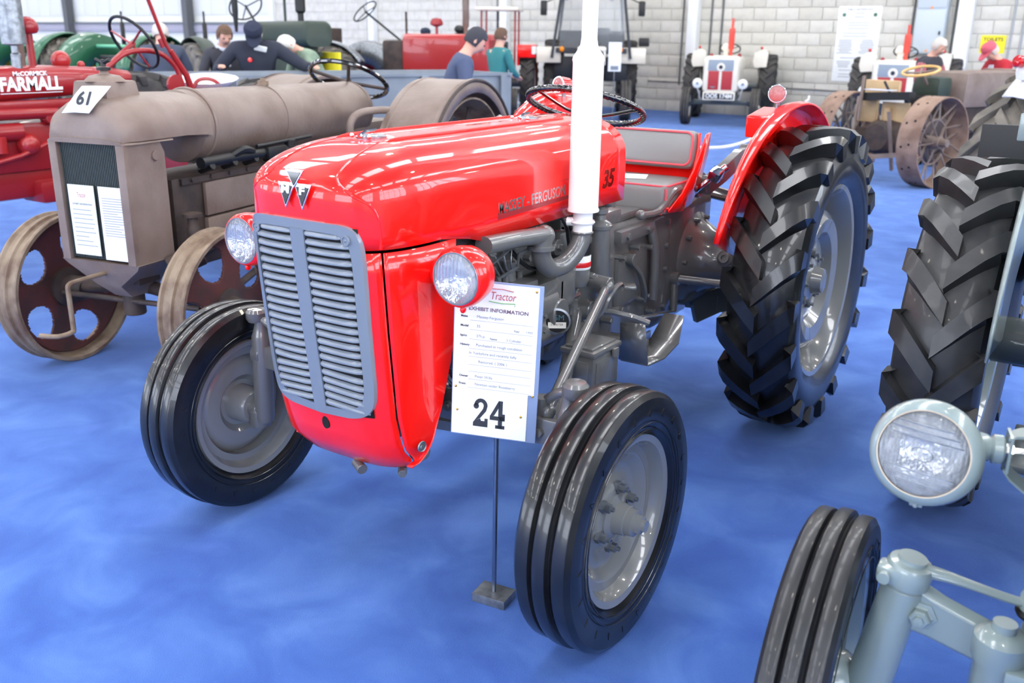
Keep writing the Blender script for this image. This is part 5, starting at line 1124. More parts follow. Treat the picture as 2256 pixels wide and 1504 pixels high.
for s in (1, -1):
    obj('fender', MB().box((s*.90, 1.75, 1.38), (.52, .9, .05), bev=.02).box((s*.90, 1.29, 1.24), (.52, .05, .32), bev=.02), 'cream', cb_)
    obj('turn_signal', MB().ball((s*.62, 1.19, 1.36), (.05, .03, .06)), 'amber', cb_)
    obj('mirror', MB().box((s*1.02, 1.15, 2.18), (.14, .06, .30), bev=.03).cyl((s*.72, 1.2, 2.4), (s*1.0, 1.15, 2.28), .012), 'black', cb_)
    obj('work_lamp', MB().lathe([(0, 0), (.09, 0), (.09, .05), (0, .08)], (-s*.45-.08, 1.18, 2.42), (0, -1, 0), 20), 'chrome', cb_)
obj('side_lever_box', MB().box((1.12, 1.5, 1.52), (.22, .2, .18), bev=.03).box((1.12, 1.5, 1.3), (.1, .1, .2)), 'black', cb_)
nt_ = thing('notice_board', 'tall white notice standing on a thin pole before the cab tractor', 'notice', (-6.20, 13.61, 0), .45)
obj('sheet', MB().box((0, 0, 1.27), (.23, .012, .50), bev=.003), 'paper', nt_); obj('number_box', MB().box((0, -.008, 1.08), (.14, .004, .07)), 'ink_soft', nt_); obj('pole', MB().cyl((0, .015, .02), (0, .015, 1.3), .008), 'galv', nt_); obj('foot', MB().box((0, 0, .01), (.2, .2, .02)), 'galv', nt_)
# ---------------------------------------------------------------- white tractors with red exhausts
def white_tractor(label, org, th, plate, exh):
    t = tractor(label, org, th, 'cream', 'cream', fR=.36, ft=1.30, fw=.17, rR=.66, rw=.33, rt=1.52, wb=1.95, hw=.33, hz=(.62, 1.30), hy=(-.42, .95), fender='none', stw=((0, 1.3, 1.42), .5, .2), exhaust=(.10, .25, 1.28, exh, .055, 'exhaust_red'), engine='te_dark')
    g = obj('grille', MB().box((0, -.425, .93), (.52, .02, .56), bev=.008), 'cream', t)
    obj('grille_top', MB().box((0, -.437, 1.135), (.47, .012, .20), bev=.004), 'db_grey', g)
    for s in (1, -1):
        obj('grille_mesh', MB().box((s*.125, -.437, .86), (.20, .012, .34), bev=.003), 'db_red', g)
        l = obj('headlight', MB().lathe([(0, -.10), (.05, -.09), (.09, -.03), (.095, 0), (.085, .01)], (s*.42, -.38, .80), (0, -1, 0), 24), 'cream', t)
        obj('lens', MB().lathe([(.086, .005), (.05, .02), (0, .025)], (s*.42, -.38, .80), (0, -1, 0), 24), 'lamp_white', l)
        obj('lamp_centre', MB().lathe([(.03, 0), (.02, .008), (0, .01)], (s*.42, -.405, .80), (0, -1, 0), 16), 'db_grey', l)
        obj('lamp_stalk', MB().cyl((s*.42, -.36, .72), (s*.36, -.2, .5), .015), 'cream', l)
        r = [[(s*x, 1.95-sin(rad(35-105*k/14))*q_, .66+cos(rad(35-105*k/14))*q_) for q_, x in ((.35, .56), (.66, .56), (.72, .58), (.74, .66), (.73, .74))] for k in range(15)]
        obj('fender', MB().loft(r, closed=False), 'cream', t, solid=.012)
        obj('fender_wing', MB().prism([(-.12, 0), (.12, .02), (.14, .30), (.04, .36), (-.14, .30), (-.16, .12)], .03, Matrix(((1, 0, 0, s*.62), (0, 0, -1, 1.42), (0, 1, 0, 1.05), (0, 0, 0, 1)))), 'cream', t, bevel=.008)
        obj('marker_lamp', MB().ball((s*.62, 1.42, 1.44), .03), 'red_lens', t)
    obj('badge', MB().lathe([(0, .012), (.045, .012), (.045, .008), (.075, .008), (.078, 0)], (0, -.44, 1.10), (0, -1, 0), 24, M=None), 'cream', g)
    obj('badge_centre', MB().lathe([(0, .016), (.035, .014), (.036, 0)], (0, -.44, 1.10), (0, -1, 0), 16), 'navy', g)
    obj('grille_emblem', MB().box((-.13, -.446, .745), (.10, .006, .012)).box((-.13, -.446, .73), (.04, .006, .02)), 'galv', g)
    obj('air_intake', MB().lathe([(0, 0), (.05, 0), (.05, .12), (.09, .13), (.09, .18), (.05, .24), (0, .25)], (-.02, .55, 1.28), (0, 0, 1), 20), 'cream', t)
    obj('bonnet_knobs', MB().ball((-.2, -.3, 1.31), .035).ball((.26, .4, 1.3), .04), 'red_dull', t)
    if plate:
        pl = obj('number_plate', MB().box((0, -.46, .575), (.60, .02, .15), bev=.01), 'cream', t)
        obj('plate_face', MB().box((0, -.472, .575), (.54, .006, .105)), 'black', pl)
        text('plate_letters', 'OOS 174M', .11, 'paper', Matrix(((1, 0, 0, 0), (0, 0, -1, -.4755), (0, 1, 0, .575), (0, 0, 0, 1))), pl, .001, .003, width=.49)
    return t
white_tractor('white tractor with red and grey grille, black number plate and red upright exhaust', (-4.95, 15.72), .27, True, 1.98)
white_tractor('second white tractor with red exhaust, mostly hidden behind the spoked steel wheels', (-1.68, 15.05), .10, False, 1.86)
# ---------------------------------------------------------------- rusty tractor on spoked, perforated steel wheels
sw_ = thing('vintage_tractor', 'skeletal rusty tractor on perforated steel wheels with yellow wooden steering wheel', 'tractor', (-.635, 9.765, 0), 2.762)
for s in (1, -1):
    R3 = .505; w3 = .26
    vs = []; fs = []; NA = 48; hx = (-w3/2, -.06, -.02, .02, .06, w3/2)
    q = MB().lathe([(R3-.014, -w3/2), (R3, -w3/2), (R3, w3/2), (R3-.014, w3/2), (R3-.014, -w3/2)], (0, 0, 0), (1, 0, 0), 56)
    w = obj('rear_wheel', q, 'rust_pale', sw_, (s*.575, 0, R3), (0, 0, 0 if s > 0 else pi))
    q = MB()
    for k in range(12):
        for j, x in enumerate((-.07, .02)):
            a = 2*pi*(k+(.0 if j else .12))/12; p = Vector((x, cos(a)*(R3+.0005), sin(a)*(R3+.0005))); q.lathe([(0, .001), (.014, .001), (.015, -.002)], p, (0, cos(a), sin(a)), 12)
    obj('lug_holes', q, 'dark_void', w)['kind'] = 'stuff'
    for k in range(10):
        a = 2*pi*k/10; a2 = a+.18
        obj('spoke', MB().tube([(.05 if k % 2 else -.05, cos(a)*.07, sin(a)*.07), (.0, cos((a+a2)/2)*.28, sin((a+a2)/2)*.28), (.02 if k % 2 else -.02, cos(a2)*(R3-.01), sin(a2)*(R3-.01))], .016, 6, flat=.5).tube([(0, cos(a)*.25, sin(a)*.25), (.06, cos(a-.25)*(R3-.01), sin(a-.25)*(R3-.01))], .011, 6), 'rust_red' if False else 'rust', w)
    obj('hub', MB().cyl((-.16, 0, 0), (.10, 0, 0), .07).cyl((.10, 0, 0), (.18, 0, 0), .045).ring((.0, 0, 0), (1, 0, 0), .25, .012, 32, 6), 'rust', w)
obj('transmission', MB().lathe([(0, -.5), (.10, -.48), (.10, -.26), (.19, -.18), (.22, 0), (.19, .18), (.10, .26), (.10, .48), (0, .5)], (0, 0, .50), (1, 0, 0), 28).box((0, -.7, .55), (.30, 1.2, .34), bev=.06).lathe([(0, 0), (.17, 0), (.19, .06), (.15, .12), (0, .13)], (0, .12, .52), (0, 1, 0), 24), 'rust_dark', sw_)
obj('frame_rods', MB().box((.30, .25, .60), (.03, .03, .75), rot=(.25, .1, 0)).box((-.25, .32, .5), (.03, .03, .7), rot=(-.3, 0, 0)).box((.1, .45, .28), (.5, .06, .04)).box((.1, .5, .22), (.05, .05, .22)).box((-.1, .4, .32), (.6, .04, .05), rot=(0, .15, 0)).box((.28, .2, .95), (.025, .03, .5), rot=(.1, .05, 0)), 'rust', sw_)
obj('seat_box', MB().box((.24, -.10, 1.04), (.52, .05, .22), bev=.03).box((.3, -.0, .82), (.24, .05, .3)).box((-.06, .0, .80), (.34, .04, .22)).box((.0, .05, .70), (.06, .06, .3)), 'wood', sw_)
obj('dark_beam', MB().box((.0, .1, .98), (.62, .12, .09), rot=(0, .06, 0)).box((.32, .12, 1.08), (.03, .03, .2)).cyl((-.0, .05, 1.0), (.1, .05, 1.14), .015), 'black', sw_)
obj('document_tray', MB().box((.12, .08, 1.045), (.34, .14, .012)), 'shirt', sw_)
steering(sw_, Vector((-.0, -.50, 1.255)), .26, .205, .017, 'hoop_wood', (0, -1.0, .8), 4, 'rust')
obj('engine', MB().box((0, -1.5, .72), (.34, .9, .45), bev=.04), 'rust_dark', sw_)
obj('bonnet_tank', MB().box((0, -1.72, 1.03), (.52, 1.25, .44), bev=.09).box((0, -2.36, .86), (.50, .16, .82), bev=.04), 'rust', sw_)
q = MB().box((.02, -.82, 1.06), (.36, .30, .26), bev=.07)
obj('green_seat_box', q, 'dark_green', sw_); obj('box_opening', MB().box((.02, -.70, .90), (.32, .12, .16), bev=.02), 'black', sw_)
for s in (1, -1): simple_wheel(sw_, 'front_wheel', (s*.5, -1.9, .36), s, .36, .13, .25, 'rust', 'rust', False)
obj('front_axle', MB().box((0, -1.9, .42), (.9, .08, .08)).box((0, -1.9, .55), (.1, .1, .25)), 'rust', sw_)
# ---------------------------------------------------------------- brown tractor hood further right
br_ = None if True else tractor('brown tractor with plain rusty hood standing behind the man in the pink cap', (1.15, 11.9), 2.5, 'rust', 'rust', fR=.38, ft=1.2, rR=.62, wb=1.9, hw=.26, hz=(.62, 1.27), hy=(-.4, 1.3), fender='none', engine='rust_dark')
# ---------------------------------------------------------------- white tractor with large dusty tyre at the right edge
du = thing('vintage_tractor', 'white tractor rear with big dusty lugged tyre and red tail lamp', 'tractor', (1.27+.73*cos(2.62)*-1, 5.45-.73*sin(2.62), 0), 2.62)
for s in (1, -1):
    w = rear_wheel(du, (s*.73, 0, .72), s, .72, .36, .44, 'white_gloss', 'tyre_dusty', n=20, lw=.085, lh=.04, sweep=.27, flip=1)
for s in (1, -1):
    rings = [[(s*x, -sin(a)*r, .72+cos(a)*r) for r, x in ((.45, .50), (.70, .50), (.80, .53), (.82, .62), (.81, .70))] for a in [rad(60-110*k/20) for k in range(21)]]
    fe = obj('mudguard', MB().loft(rings, closed=False), 'white_gloss', du, solid=.012, ang=60)
    obj('lamp_pod', MB().box((s*.60, .50, 1.40), (.14, .20, .12), bev=.05), 'white_gloss', fe)
    tl = obj('tail_lamp', MB().lathe([(0, 0), (.038, 0), (.037, .04), (.028, .05), (0, .055)], (s*.62, .60, 1.46), (s*.2, 1, .1), 24), 'red_lens', fe)
obj('body', MB().box((0, -.1, .75), (.5, .8, .5), bev=.08).box((0, -1.3, .95), (.5, 1.8, .6), bev=.1).cyl((-.6, 0, .72), (.6, 0, .72), .1), 'white_gloss', du)
obj('seat', MB().box((0, .0, 1.15), (.45, .4, .08), bev=.03).box((0, .2, 1.3), (.45, .07, .3), bev=.03), 'black', du)
for s in (1, -1): simple_wheel(du, 'front_wheel', (s*.65, -2.1, .38), s, .38, .18, .2, 'white_gloss', 'tyre_far', False)
obj('front_axle', MB().box((0, -2.1, .45), (1.1, .08, .08)).box((0, -2.1, .6), (.12, .12, .3)), 'white_gloss', du)
bp2 = thing('black_board', 'plain black upright board standing behind the grey tractor rear tyre', 'board', (1.33, 3.30, 0), .12)  # likely a vehicle part, built as a free-standing black panel
obj('panel', MB().box((0, 0, .955), (.50, .03, .46), bev=.004), 'black', bp2); obj('leg', MB().cyl((-.2, 0, 0), (-.2, 0, .74), .012), 'black', bp2); obj('leg', MB().cyl((.2, 0, 0), (.2, 0, .74), .012), 'black', bp2); obj('foot', MB().box((0, 0, .01), (.5, .3, .02)), 'black', bp2)
# ---------------------------------------------------------------- dark green and bright green tractors at the back left
dk = tractor('dark green tractor with upright black exhaust and lamp pole behind the man in navy', (-7.98, 7.72), 1.25, 'dark_green', 'wheel_yellow', fR=.40, rR=.72, wb=2.3, hw=.22, hz=(1.42, 1.75), hy=(-.4, 1.3), exhaust=(.0, .1, 1.73, 2.6, .07, 'black'), stw=((0, 1.9, 1.98), .9, .25), fender='shell', fenm='dark_green', engine='dark_green', tm='tyre_dusty')
obj('lamp_pole', MB().cyl((.3, 1.2, 1.3), (.3, 1.2, 2.1), .02).lathe([(0, 0), (.09, .0), (.09, .05), (0, .08)], (.3, 1.2, 2.1), (0, 0, 1), 16), 'dark_green', dk)
obj('side_stack', MB().lathe([(0, 0), (.02, 0), (.045, .3), (.045, .45), (.02, .9), (0, .9)], (-.3, 1.6, 1.6), (0, 0, 1), 14), 'black', dk)
obj('yellow_panel', MB().box((.28, -.05, 1.12), (.03, .8, .46), bev=.01), 'yellow', dk)
obj('side_lettering', MB().box((.255, .75, 1.56), (.01, .5, .09)), 'hoop_wood', dk)
for i, (x, y, th, lab) in enumerate(((-14.35, 9.49, 3.33, 'green tractor with yellow wheels farthest left, past the mushroom-shaped red cap'), (-12.48, 9.84, 3.33, 'green tractor with yellow wheels just beyond the man in the blue jacket'))):
    g_ = tractor(lab, (x, y), th, 'green', 'wheel_yellow', fR=.38, rR=.74, rw=.34, wb=2.1, hw=.22, hz=(.95, 1.22), fender='shell', fenm='green', engine='dark_green', exhaust=(.0, .1, 1.2, 1.95, .04, 'black'), rrim=.44, tm='tyre_dusty')
    g_['group'] = 'green tractors parked at the back left'
    obj('roll_bar', MB().tube([(-.5, 2.2, .9), (-.5, 2.2, 1.36), (.5, 2.2, 1.36), (.5, 2.2, .9)], .03, 8), 'pale_green', g_)
tag(obj('yellow_cone', MB().lathe([(0, .35), (.03, .35), (.12, .02), (.18, .02), (.18, 0), (0, 0)], (0, 0, 0), (0, 0, 1), 20), 'yellow', None, (-14.6, 8.6, 1.45)), 'small yellow cone-shaped top standing out above the green tractors', 'cone') if False else None
# ---------------------------------------------------------------- people
def skin(name, J, E, R_, m, par, sub=1, root=0):
    me = bpy.data.meshes.new(name); me.from_pydata([J[k] for k in J], [(list(J).index(a), list(J).index(b)) for a, b in E], [])
    o = bpy.data.objects.new(name, me); C.objects.link(o); o.parent = par
    md = o.modifiers.new('skin', 'SKIN'); md.use_smooth_shade = True
    lay = me.skin_vertices[0].data if me.skin_vertices else None
    for i, k in enumerate(J):
        r = R_[k]; r = r if isinstance(r, tuple) else (r, r)
        lay[i].radius = r; lay[i].use_root = (i == root)
    s_ = o.modifiers.new('sub', 'SUBSURF'); s_.levels = sub; s_.render_levels = sub
    me.materials.append(MATS[m]); return o
def person(label, loc, rz, top, hair, H=1.72, lean=.0, head_dn=.2, head_turn=0, arms=((.2, -.25, 1.0), (-.2, -.25, 1.0)), cap=None, collar=None, legs='trouser', hairtype='short', build=1.0, extras=None, sleeve=None, sway=0):
    """faces local -Y; lean bends the trunk forward; arms are hand positions (left, right)"""
    t = thing('person', label, 'person', loc, rz, 'visitors among the tractors')
    k = H/1.72; hipz = .90*k; b = build
    def T(x, y, z):      # point on the trunk, rotated about the hip
        dz = z-hipz; return Vector((x+sway*dz, y*cos(lean)-dz*sin(lean), hipz+dz*cos(lean)+y*sin(lean)))
    J = {'hip': T(0, 0, hipz), 'waist': T(0, 0, hipz+.14*k), 'chest': T(0, .0, 1.24*k), 'upper': T(0, .01, 1.37*k), 'neck': T(0, 0, 1.46*k)}
    nk = J['neck']; hd = lean+head_dn
    hv = Vector((sin(head_turn)*sin(head_dn)*.5+sway, -sin(hd), cos(hd))).normalized(); fv = Vector((sin(head_turn)*1.0, -cos(hd)*cos(head_turn), -sin(hd))).normalized()
    J['throat'] = nk+hv*.05; J['skull0'] = nk+hv*.115+fv*.02; J['skull1'] = nk+hv*.18+fv*.01; J['skull2'] = nk+hv*.235+fv*.0
    J['nose'] = nk+hv*.135+fv*.11
    for s, n in ((1, 'L'), (-1, 'R')):
        J['hipj'+n] = Vector((s*.09*k, J['hip'].y, hipz-.04)); J['knee'+n] = Vector((s*.10*k, -.02, .48*k)); J['ankle'+n] = Vector((s*.11*k, .02, .08)); J['toe'+n] = Vector((s*.13*k, -.15, .035))
        J['sh'+n] = T(s*.175*k*b, .01, 1.39*k); hnd = Vector(arms[0 if s > 0 else 1]); sh = J['sh'+n]; md_ = (sh+hnd)/2; Ld = (hnd-sh).length; off = math.sqrt(max(0, (.56*k/2)**2-(Ld/2)**2))
        J['el'+n] = md_+Vector((s*.6, .5, -.6)).normalized()*off; J['hand'+n] = hnd
        d = (hnd-J['el'+n]).normalized(); J['palm'+n] = hnd+d*.05
    E = [('hip', 'waist'), ('waist', 'chest'), ('chest', 'upper'), ('upper', 'neck'), ('neck', 'throat'), ('throat', 'skull0'), ('skull0', 'skull1'), ('skull1', 'skull2'), ('skull0', 'nose')]
    Rr = {'hip': (.135*b, .10*b), 'waist': (.125*b, .095*b), 'chest': (.145*b, .105*b), 'upper': (.12*b, .09*b), 'neck': .06, 'throat': .052, 'skull0': (.066, .074), 'skull1': (.078, .086), 'skull2': (.052, .06), 'nose': .014}
    for n in 'LR':
        E += [('hip', 'hipj'+n), ('hipj'+n, 'knee'+n), ('knee'+n, 'ankle'+n), ('ankle'+n, 'toe'+n), ('upper', 'sh'+n), ('sh'+n, 'el'+n), ('el'+n, 'hand'+n), ('hand'+n, 'palm'+n)]
        Rr.update({'hipj'+n: .085, 'knee'+n: .055, 'ankle'+n: .038, 'toe'+n: .036, 'sh'+n: .05*b, 'el'+n: .036, 'hand'+n: .024, 'palm'+n: (.034, .018)})
        side = Vector((0, 0, 1)); d = (J['palm'+n]-J['hand'+n]).normalized(); w = d.cross(side).normalized()
        for q, (o_, l_) in enumerate(((-.026, .062), (-.009, .075), (.009, .07), (.026, .055))):
            a = 'f%d%s' % (q, n); J[a] = J['palm'+n]+w*o_+d*.02; J[a+'e'] = J[a]+d*l_*.7+Vector((0, 0, -l_*.45)); E += [('palm'+n, a), (a, a+'e')]; Rr[a] = .0095; Rr[a+'e'] = .008
        J['th'+n] = J['hand'+n]+d*.02+w*(-.045); E += [('hand'+n, 'th'+n)]; Rr['th'+n] = .011
    skin('body', J, E, Rr, 'skin', t)
    # clothes follow the body
    up = {q: v for q, v in J.items() if q in ('hip', 'waist', 'chest', 'upper', 'neck', 'shL', 'elL', 'shR', 'elR')}
    for n in 'LR': up['cuff'+n] = J['el'+n].lerp(J['hand'+n], .93)
    E2 = [('hip', 'waist'), ('waist', 'chest'), ('chest', 'upper'), ('upper', 'neck')]+[e for n in 'LR' for e in (('upper', 'sh'+n), ('sh'+n, 'el'+n), ('el'+n, 'cuff'+n))]
    R2 = {'hip': (.165*b, .13*b), 'waist': (.155*b, .125*b), 'chest': (.17*b, .13*b), 'upper': (.145*b, .11*b), 'neck': (.078, .075)}
    for n in 'LR': R2.update({'sh'+n: .072*b, 'el'+n: .054*b, 'cuff'+n: .04})
    ja = skin('jacket', up, E2, R2, top, t)
    lg = {q: v for q, v in J.items() if q in ('hip', 'hipjL', 'kneeL', 'ankleL', 'hipjR', 'kneeR', 'ankleR')}
    skin('trousers', lg, [('hip', 'hipj'+n) for n in 'LR']+[('hipj'+n, 'knee'+n) for n in 'LR']+[('knee'+n, 'ankle'+n) for n in 'LR'], {'hip': (.145*b, .12*b), 'hipjL': .10, 'hipjR': .10, 'kneeL': .075, 'kneeR': .075, 'ankleL': .06, 'ankleR': .06}, legs, t)
    for n in 'LR': obj('shoe', MB().box(J['toe'+n]+Vector((0, .06, 0)), (.09, .26, .07), bev=.03), 'black', t)
    # head features
    HF_ = Matrix.Translation(nk+hv*.15+fv*.012) @ Matrix((( *(fv.cross(hv)*-1), 0), (*(-fv), 0), (*hv, 0), (0, 0, 0, 1))).transposed()
    for s in (1, -1):
        obj('eye', MB().ball((s*.032, -.080, .005), (.012, .008, .007), 8, 6, M=HF_), 'black', t); obj('ear', MB().ball((s*.080, .01, -.005), (.012, .02, .032), 8, 6, M=HF_), 'skin', t)
    obj('mouth', MB().ball((0, -.082, -.058), (.022, .006, .005), 8, 6, M=HF_), 'rust_red', t)
    if hairtype:
        q = MB(); vs = []
        prof = [(0, .118), (.045, .110), (.078, .080), (.096, .035), (.098, .0), (.094, -.03), (.085, -.05)]
        NA = 24; rings = []
        for r, z in prof:
            ring = []
            for i in range(NA):
                a = 2*pi*i/NA; fr = -sin(a)     # fr>0 at the face
                zz = z if fr < .35 or z > .05 else .052+.0*z
                rr2 = r if not (fr > .35 and z < .05) else .086
                ring.append((rr2*cos(a)*.93, rr2*sin(a)*1.03+.006, zz))
            rings.append(ring)
        q.loft(rings, closed=True, M=HF_); obj('hair', q, hair, t, ang=180)
    if cap:
        obj('cap', MB().lathe([(.094, .03), (.100, .05), (.098, .085), (.075, .12), (.03, .135), (0, .137)], (0, .0, 0), (0, 0, 1), 24, M=HF_).prism([(cos(a)*.085, -abs(sin(a))*.15-.03) for a in [pi*k/12 for k in range(13)]], .012, HF_ @ Matrix.Translation((0, -.01, .035)) @ Matrix.Rotation(.25, 4, 'X')), cap, t)
    if collar: obj('collar', MB().ring(nk+hv*.01, hv, .07, .022, 24, 8).box(nk+fv*.12-hv*.08, (.09, .02, .16), rot=(-lean, 0, 0), bev=.008), collar, t)
    if extras: extras(t, J, HF_, nk, hv, fv)
    return t
# face rz: 0 faces -Y (towards the front of the hall)
person('young person with tousled brown hair and dark grey jacket over a pale striped shirt', (-7.08, 5.49, 0), 1.15, 'jacket_grey', 'hair_brown', H=1.68, lean=.12, head_dn=.35, arms=((.15, -.35, 1.05), (-.2, -.3, 1.0)), collar='shirt')
def poppy(t, J, HF_, nk, hv, fv): obj('poppy', MB().lathe([(0, .01), (.02, .008), (.025, 0)], (-.06, J['chest'].y-.16, J['chest'].z+.04), (0, -1, .2), 12), 'red_paint', t); obj('white_collar', MB().box((.06, nk.y-.115, nk.z-.06), (.13, .02, .06), rot=(.5, .2, .2), bev=.01), 'paper', t)
person('man in navy flat cap and dark jacket with red poppy, leaning on the trailer', (-6.42, 5.41, 0), .75, 'navy', 'hair_grey', H=1.78, lean=.30, head_dn=.55, arms=((.60, -.40, 1.25), (-.35, -.42, 1.24)), cap='cap_navy', build=1.22, extras=poppy)
person('white-haired man in pale green jacket bending over the trailer side', (-6.10, 6.11, 0), -.4, 'sage', 'hair_white', H=1.74, lean=.55, head_dn=.5, arms=((.2, -.55, 1.05), (-.25, -.55, 1.08)), build=1.15)
person('person in dark blue coat seen from behind, stooping towards the trailer end', (-3.32, 4.70, 0), 2.3, 'denim', 'jacket_grey', H=1.70, lean=.30, head_dn=.3, arms=((.12, -.35, 1.0), (-.12, -.35, 1.0)), build=1.05)
person('grey-haired man in slate blue jacket among the green tractors', (-7.62, 5.1, 0), -2.2, 'blue_jacket', 'hair_grey', H=1.70, lean=.15, head_dn=.3, arms=((.2, -.3, 1.0), (-.2, -.3, 1.0)), build=1.1, legs='cabinet')
person('person in teal hooded top seen from behind beside the long red tractor', (-5.75, 9.15, 0), 2.9, 'teal', 'hair_brown', H=1.70, lean=.05, head_dn=.1, arms=((.08, -.32, 1.05), (-.08, -.32, 1.05)), build=.95)
person('person in dark navy cap just showing over the long red tractor hood', (-10.0, 13.0, 0), .6, 'navy', 'hair_grey', H=1.72, cap='cap_navy')
person('person in black woollen hat showing behind the rusty exhaust', (-9.5, 13.4, 0), .9, 'jacket_grey', 'hair_grey', H=1.78, cap='black')
def vest(t, J, HF_, nk, hv, fv): [skin('shirt_sleeve', {'a': J['sh'+n], 'b': J['el'+n], 'c': J['el'+n].lerp(J['hand'+n], .93)}, [('a', 'b'), ('b', 'c')], {'a': .088, 'b': .066, 'c': .05}, 'plaid', t) for n in 'LR']
person('balding grey-haired man in dark padded vest over a pink plaid shirt', (-.70, 11.9, 0), 1.2, 'jacket_grey', 'hair_grey', H=1.66, lean=.15, head_dn=.35, arms=((.2, -.35, 1.0), (-.25, -.3, .95)), extras=vest, build=1.05)
def panel(t, J, HF_, nk, hv, fv): obj('open_shirt', MB().box((.0, J['chest'].y-.15, J['chest'].z+.02), (.12, .03, .3), rot=(-.3, 0, 0), bev=.01), 'shirt', t)
person('man in faded pink cap and red and navy jacket, looking down', (.22, 12.55, 0), -.9, 'jacket_red', 'hair_grey', H=1.64, lean=.30, head_dn=.4, arms=((.2, -.4, .95), (-.25, -.4, .95)), cap='cap_pink', extras=panel, build=1.1)
# ---------------------------------------------------------------- wall fittings and rope
def on_wall(name, x0, x1, z0, z1, t, m, lab, cat): 
    o = thing(name, lab, cat, rp((x0+x1)/2, -.012, 0), RA); p = obj('panel', MB().box((0, -t/2, (z0+z1)/2), (x1-x0, t, z1-z0), bev=min(.01, t/3)), m, o); return o, p
def wl_text(par, s, x, z, h, m, t, w=None, **k): return text('printed_line', s, h, m, Matrix(((1, 0, 0, x), (0, 0, -1, -t-.001), (0, 1, 0, z), (0, 0, 0, 1))), par, .0006, width=w, **k)
po, pp = on_wall('poster', 2.43, 3.29, .81, 2.26, .012, 'paper', 'large white printed poster fixed high on the block wall', 'poster')
wl_text(pp, 'PUBLIC INFORMATION', 0, 2.20, .06, 'ink', .012, .50)
q = MB(); random.seed(11)
for z in (2.13, 2.06): q.box((0, -.0125, z), (.2, .001, .014))
for z in (1.95, 1.90, 1.84): q.box((0, -.0125, z), (.42, .001, .012))
for cx in (-.22, .22):
    for k in range(9): q.box((cx-.01*random.random(), -.0125, 1.62-k*.032-(0 if k < 20 else .2)), (random.uniform(.2, .32), .001, .012))
    for k in range(4): q.box((cx, -.0125, 1.20-k*.035), (random.uniform(.2, .32), .001, .012))
for z in (1.75, 1.69, 1.27, 1.03, .95, .90): q.box((-.05, -.0125, z), (.5, .001, .012))
obj('printed_lines', q, 'ink_soft', pp)['kind'] = 'stuff'
for s in (1, -1): obj('crest', MB().lathe([(0, .003), (.04, .003), (.04, 0)], (s*.31, -.012, 2.10), (0, -1, 0), 20), 'green', pp)
cbn, cp = on_wall('electrical_cabinet', 4.0, 4.55, 1.38, 2.9, .22, 'cabinet', 'tall pale grey electrical cabinet on the block wall', 'cabinet')
obj('door', MB().box((0, -.228, 1.78), (.52, .016, .76), bev=.004), 'cabinet', cbn); obj('door', MB().box((0, -.228, 2.55), (.52, .016, .68), bev=.004), 'cabinet', cbn)
obj('handle', MB().box((.2, -.245, 1.76), (.03, .02, .07), bev=.004), 'black', cbn); obj('warning_label', MB().prism([(-.03, 0), (.03, 0), (0, .05)], .002, Matrix(((1, 0, 0, 0), (0, 0, -1, -.2365), (0, 1, 0, 1.42), (0, 0, 0, 1)))), 'amber', cbn); obj('warning_label', MB().prism([(-.03, 0), (.03, 0), (0, .05)], .002, Matrix(((1, 0, 0, 0), (0, 0, -1, -.2365), (0, 1, 0, 2.2), (0, 0, 0, 1)))), 'amber', cbn)
tsn, tp = on_wall('toilets_sign', 5.17, 5.60, 1.41, 1.73, .012, 'yellow', 'yellow sign reading toilets with a black arrow', 'sign')
wl_text(tp, 'TOILETS', 0, 1.655, .085, 'ink', .012, .34, off=.002)
obj('arrow', MB().prism([(-.14, -.008), (.05, -.008), (.05, -.025), (.12, 0), (.05, .025), (.05, .008), (-.14, .008)], .002, Matrix(((1, 0, 0, 0), (0, 0, -1, -.012), (0, 1, 0, 1.50), (0, 0, 0, 1)))), 'ink', tp)
o = thing('post_label', 'small white and yellow label strapped round the white column', 'label', rp(4.87, -.225, 0), RA)
obj('panel', MB().box((0, -.006, 1.21), (.30, .012, .16), bev=.003), 'paper', o); obj('yellow_patch', MB().box((0, -.014, 1.21), (.17, .004, .13)), 'yellow', o)
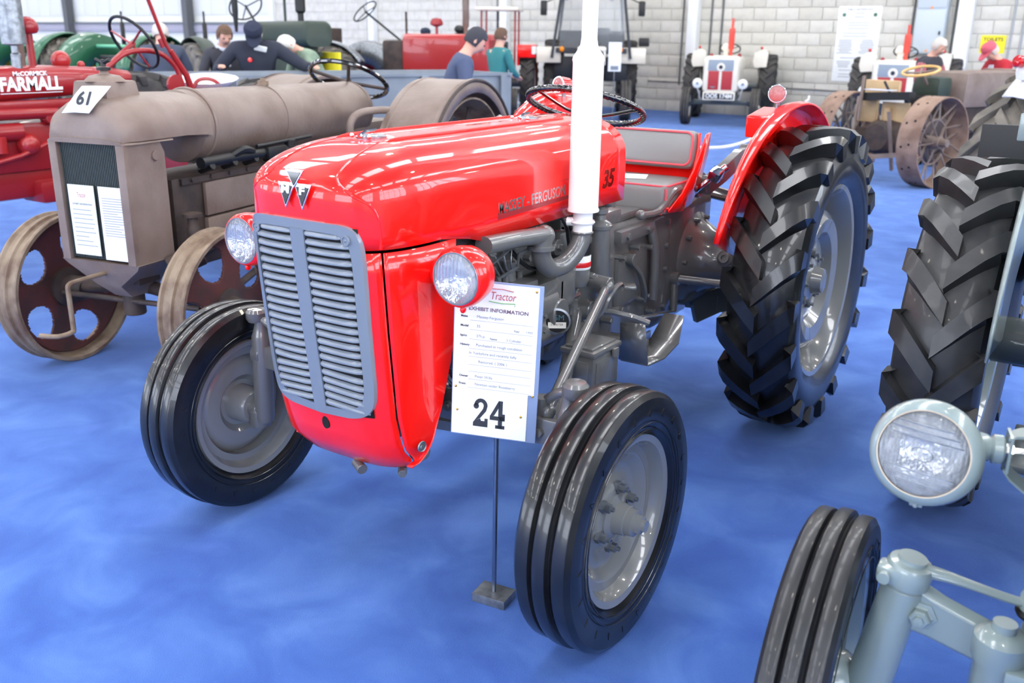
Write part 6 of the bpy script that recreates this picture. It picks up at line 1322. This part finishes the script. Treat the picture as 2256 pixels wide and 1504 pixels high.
def pipe(x, z0, z1, m, lab, r=.022, y=-.03): tag(obj('conduit', MB().cyl((0, 0, z0), (0, 0, z1), r, seg=10), m, None, rp(x, y, 0)), lab, 'pipe', 'conduits on the block wall')
pipe(-1.08, .6, HT, 'conduit', 'thin dark vertical conduit just left of the white column by the first white tractor'); pipe(-.38, .8, HT, 'conduit', 'dark vertical conduit directly right of the white column behind the white tractor'); pipe(-.12, .8, HT, 'conduit', 'dark vertical conduit above the white tractor hood, second right of the column')
pipe(3.90, 1.0, HT, 'conduit', 'dark vertical conduit beside the electrical cabinet, on the poster side'); pipe(4.66, .3, HT, 'conduit', 'dark vertical conduit between the cabinet and the labelled white column', .02)
pipe(5.67, .3, HT, 'conduit_pale', 'pale conduit passing just past the yellow toilets sign', .02); pipe(5.85, .3, HT, 'conduit_pale', 'outermost pale conduit on the block wall, farther from the toilets sign', .02)
pipe(-6.45, .3, HT, 'conduit', 'thin dark conduit beside the white column near the sun canopy', .015); pipe(-11.25, .3, HT, 'conduit', 'thin dark conduit beside the white column behind the white-haired man', .015)
tag(obj('wall_cable', MB().cyl((-1.9, 0, .66), (3.4, 0, .60), .012, seg=8), 'conduit', None, rp(0, -.025, 0), (0, 0, RA)), 'thin horizontal cable running low along the block wall', 'cable')
rpts = [(-1.95, 5.9, .72), (-1.66, 6.46, .60), (-1.55, 7.3, .58), (-1.72, 9.0, .66), (-2.0, 11.2, .82)]
ro = tag(obj('barrier_rope', MB().tube(rpts, .017, 8, 8), 'rope', None), 'white barrier rope slung across the blue carpet between small posts', 'rope')
for n_, (x, y, z) in (('near', rpts[0]), ('far', rpts[-1])):
    o = thing('rope_post', 'slim white rope post holding the %s end of the barrier rope' % n_, 'post', (x, y, 0), 0, 'posts of the barrier rope')
    obj('pole', MB().cyl((0, 0, .03), (0, 0, z+.05), .016), 'white_gloss', o); obj('base', MB().lathe([(0, .04), (.04, .035), (.13, .012), (.13, 0), (0, 0)], (0, 0, 0), (0, 0, 1), 24), 'galv', o)
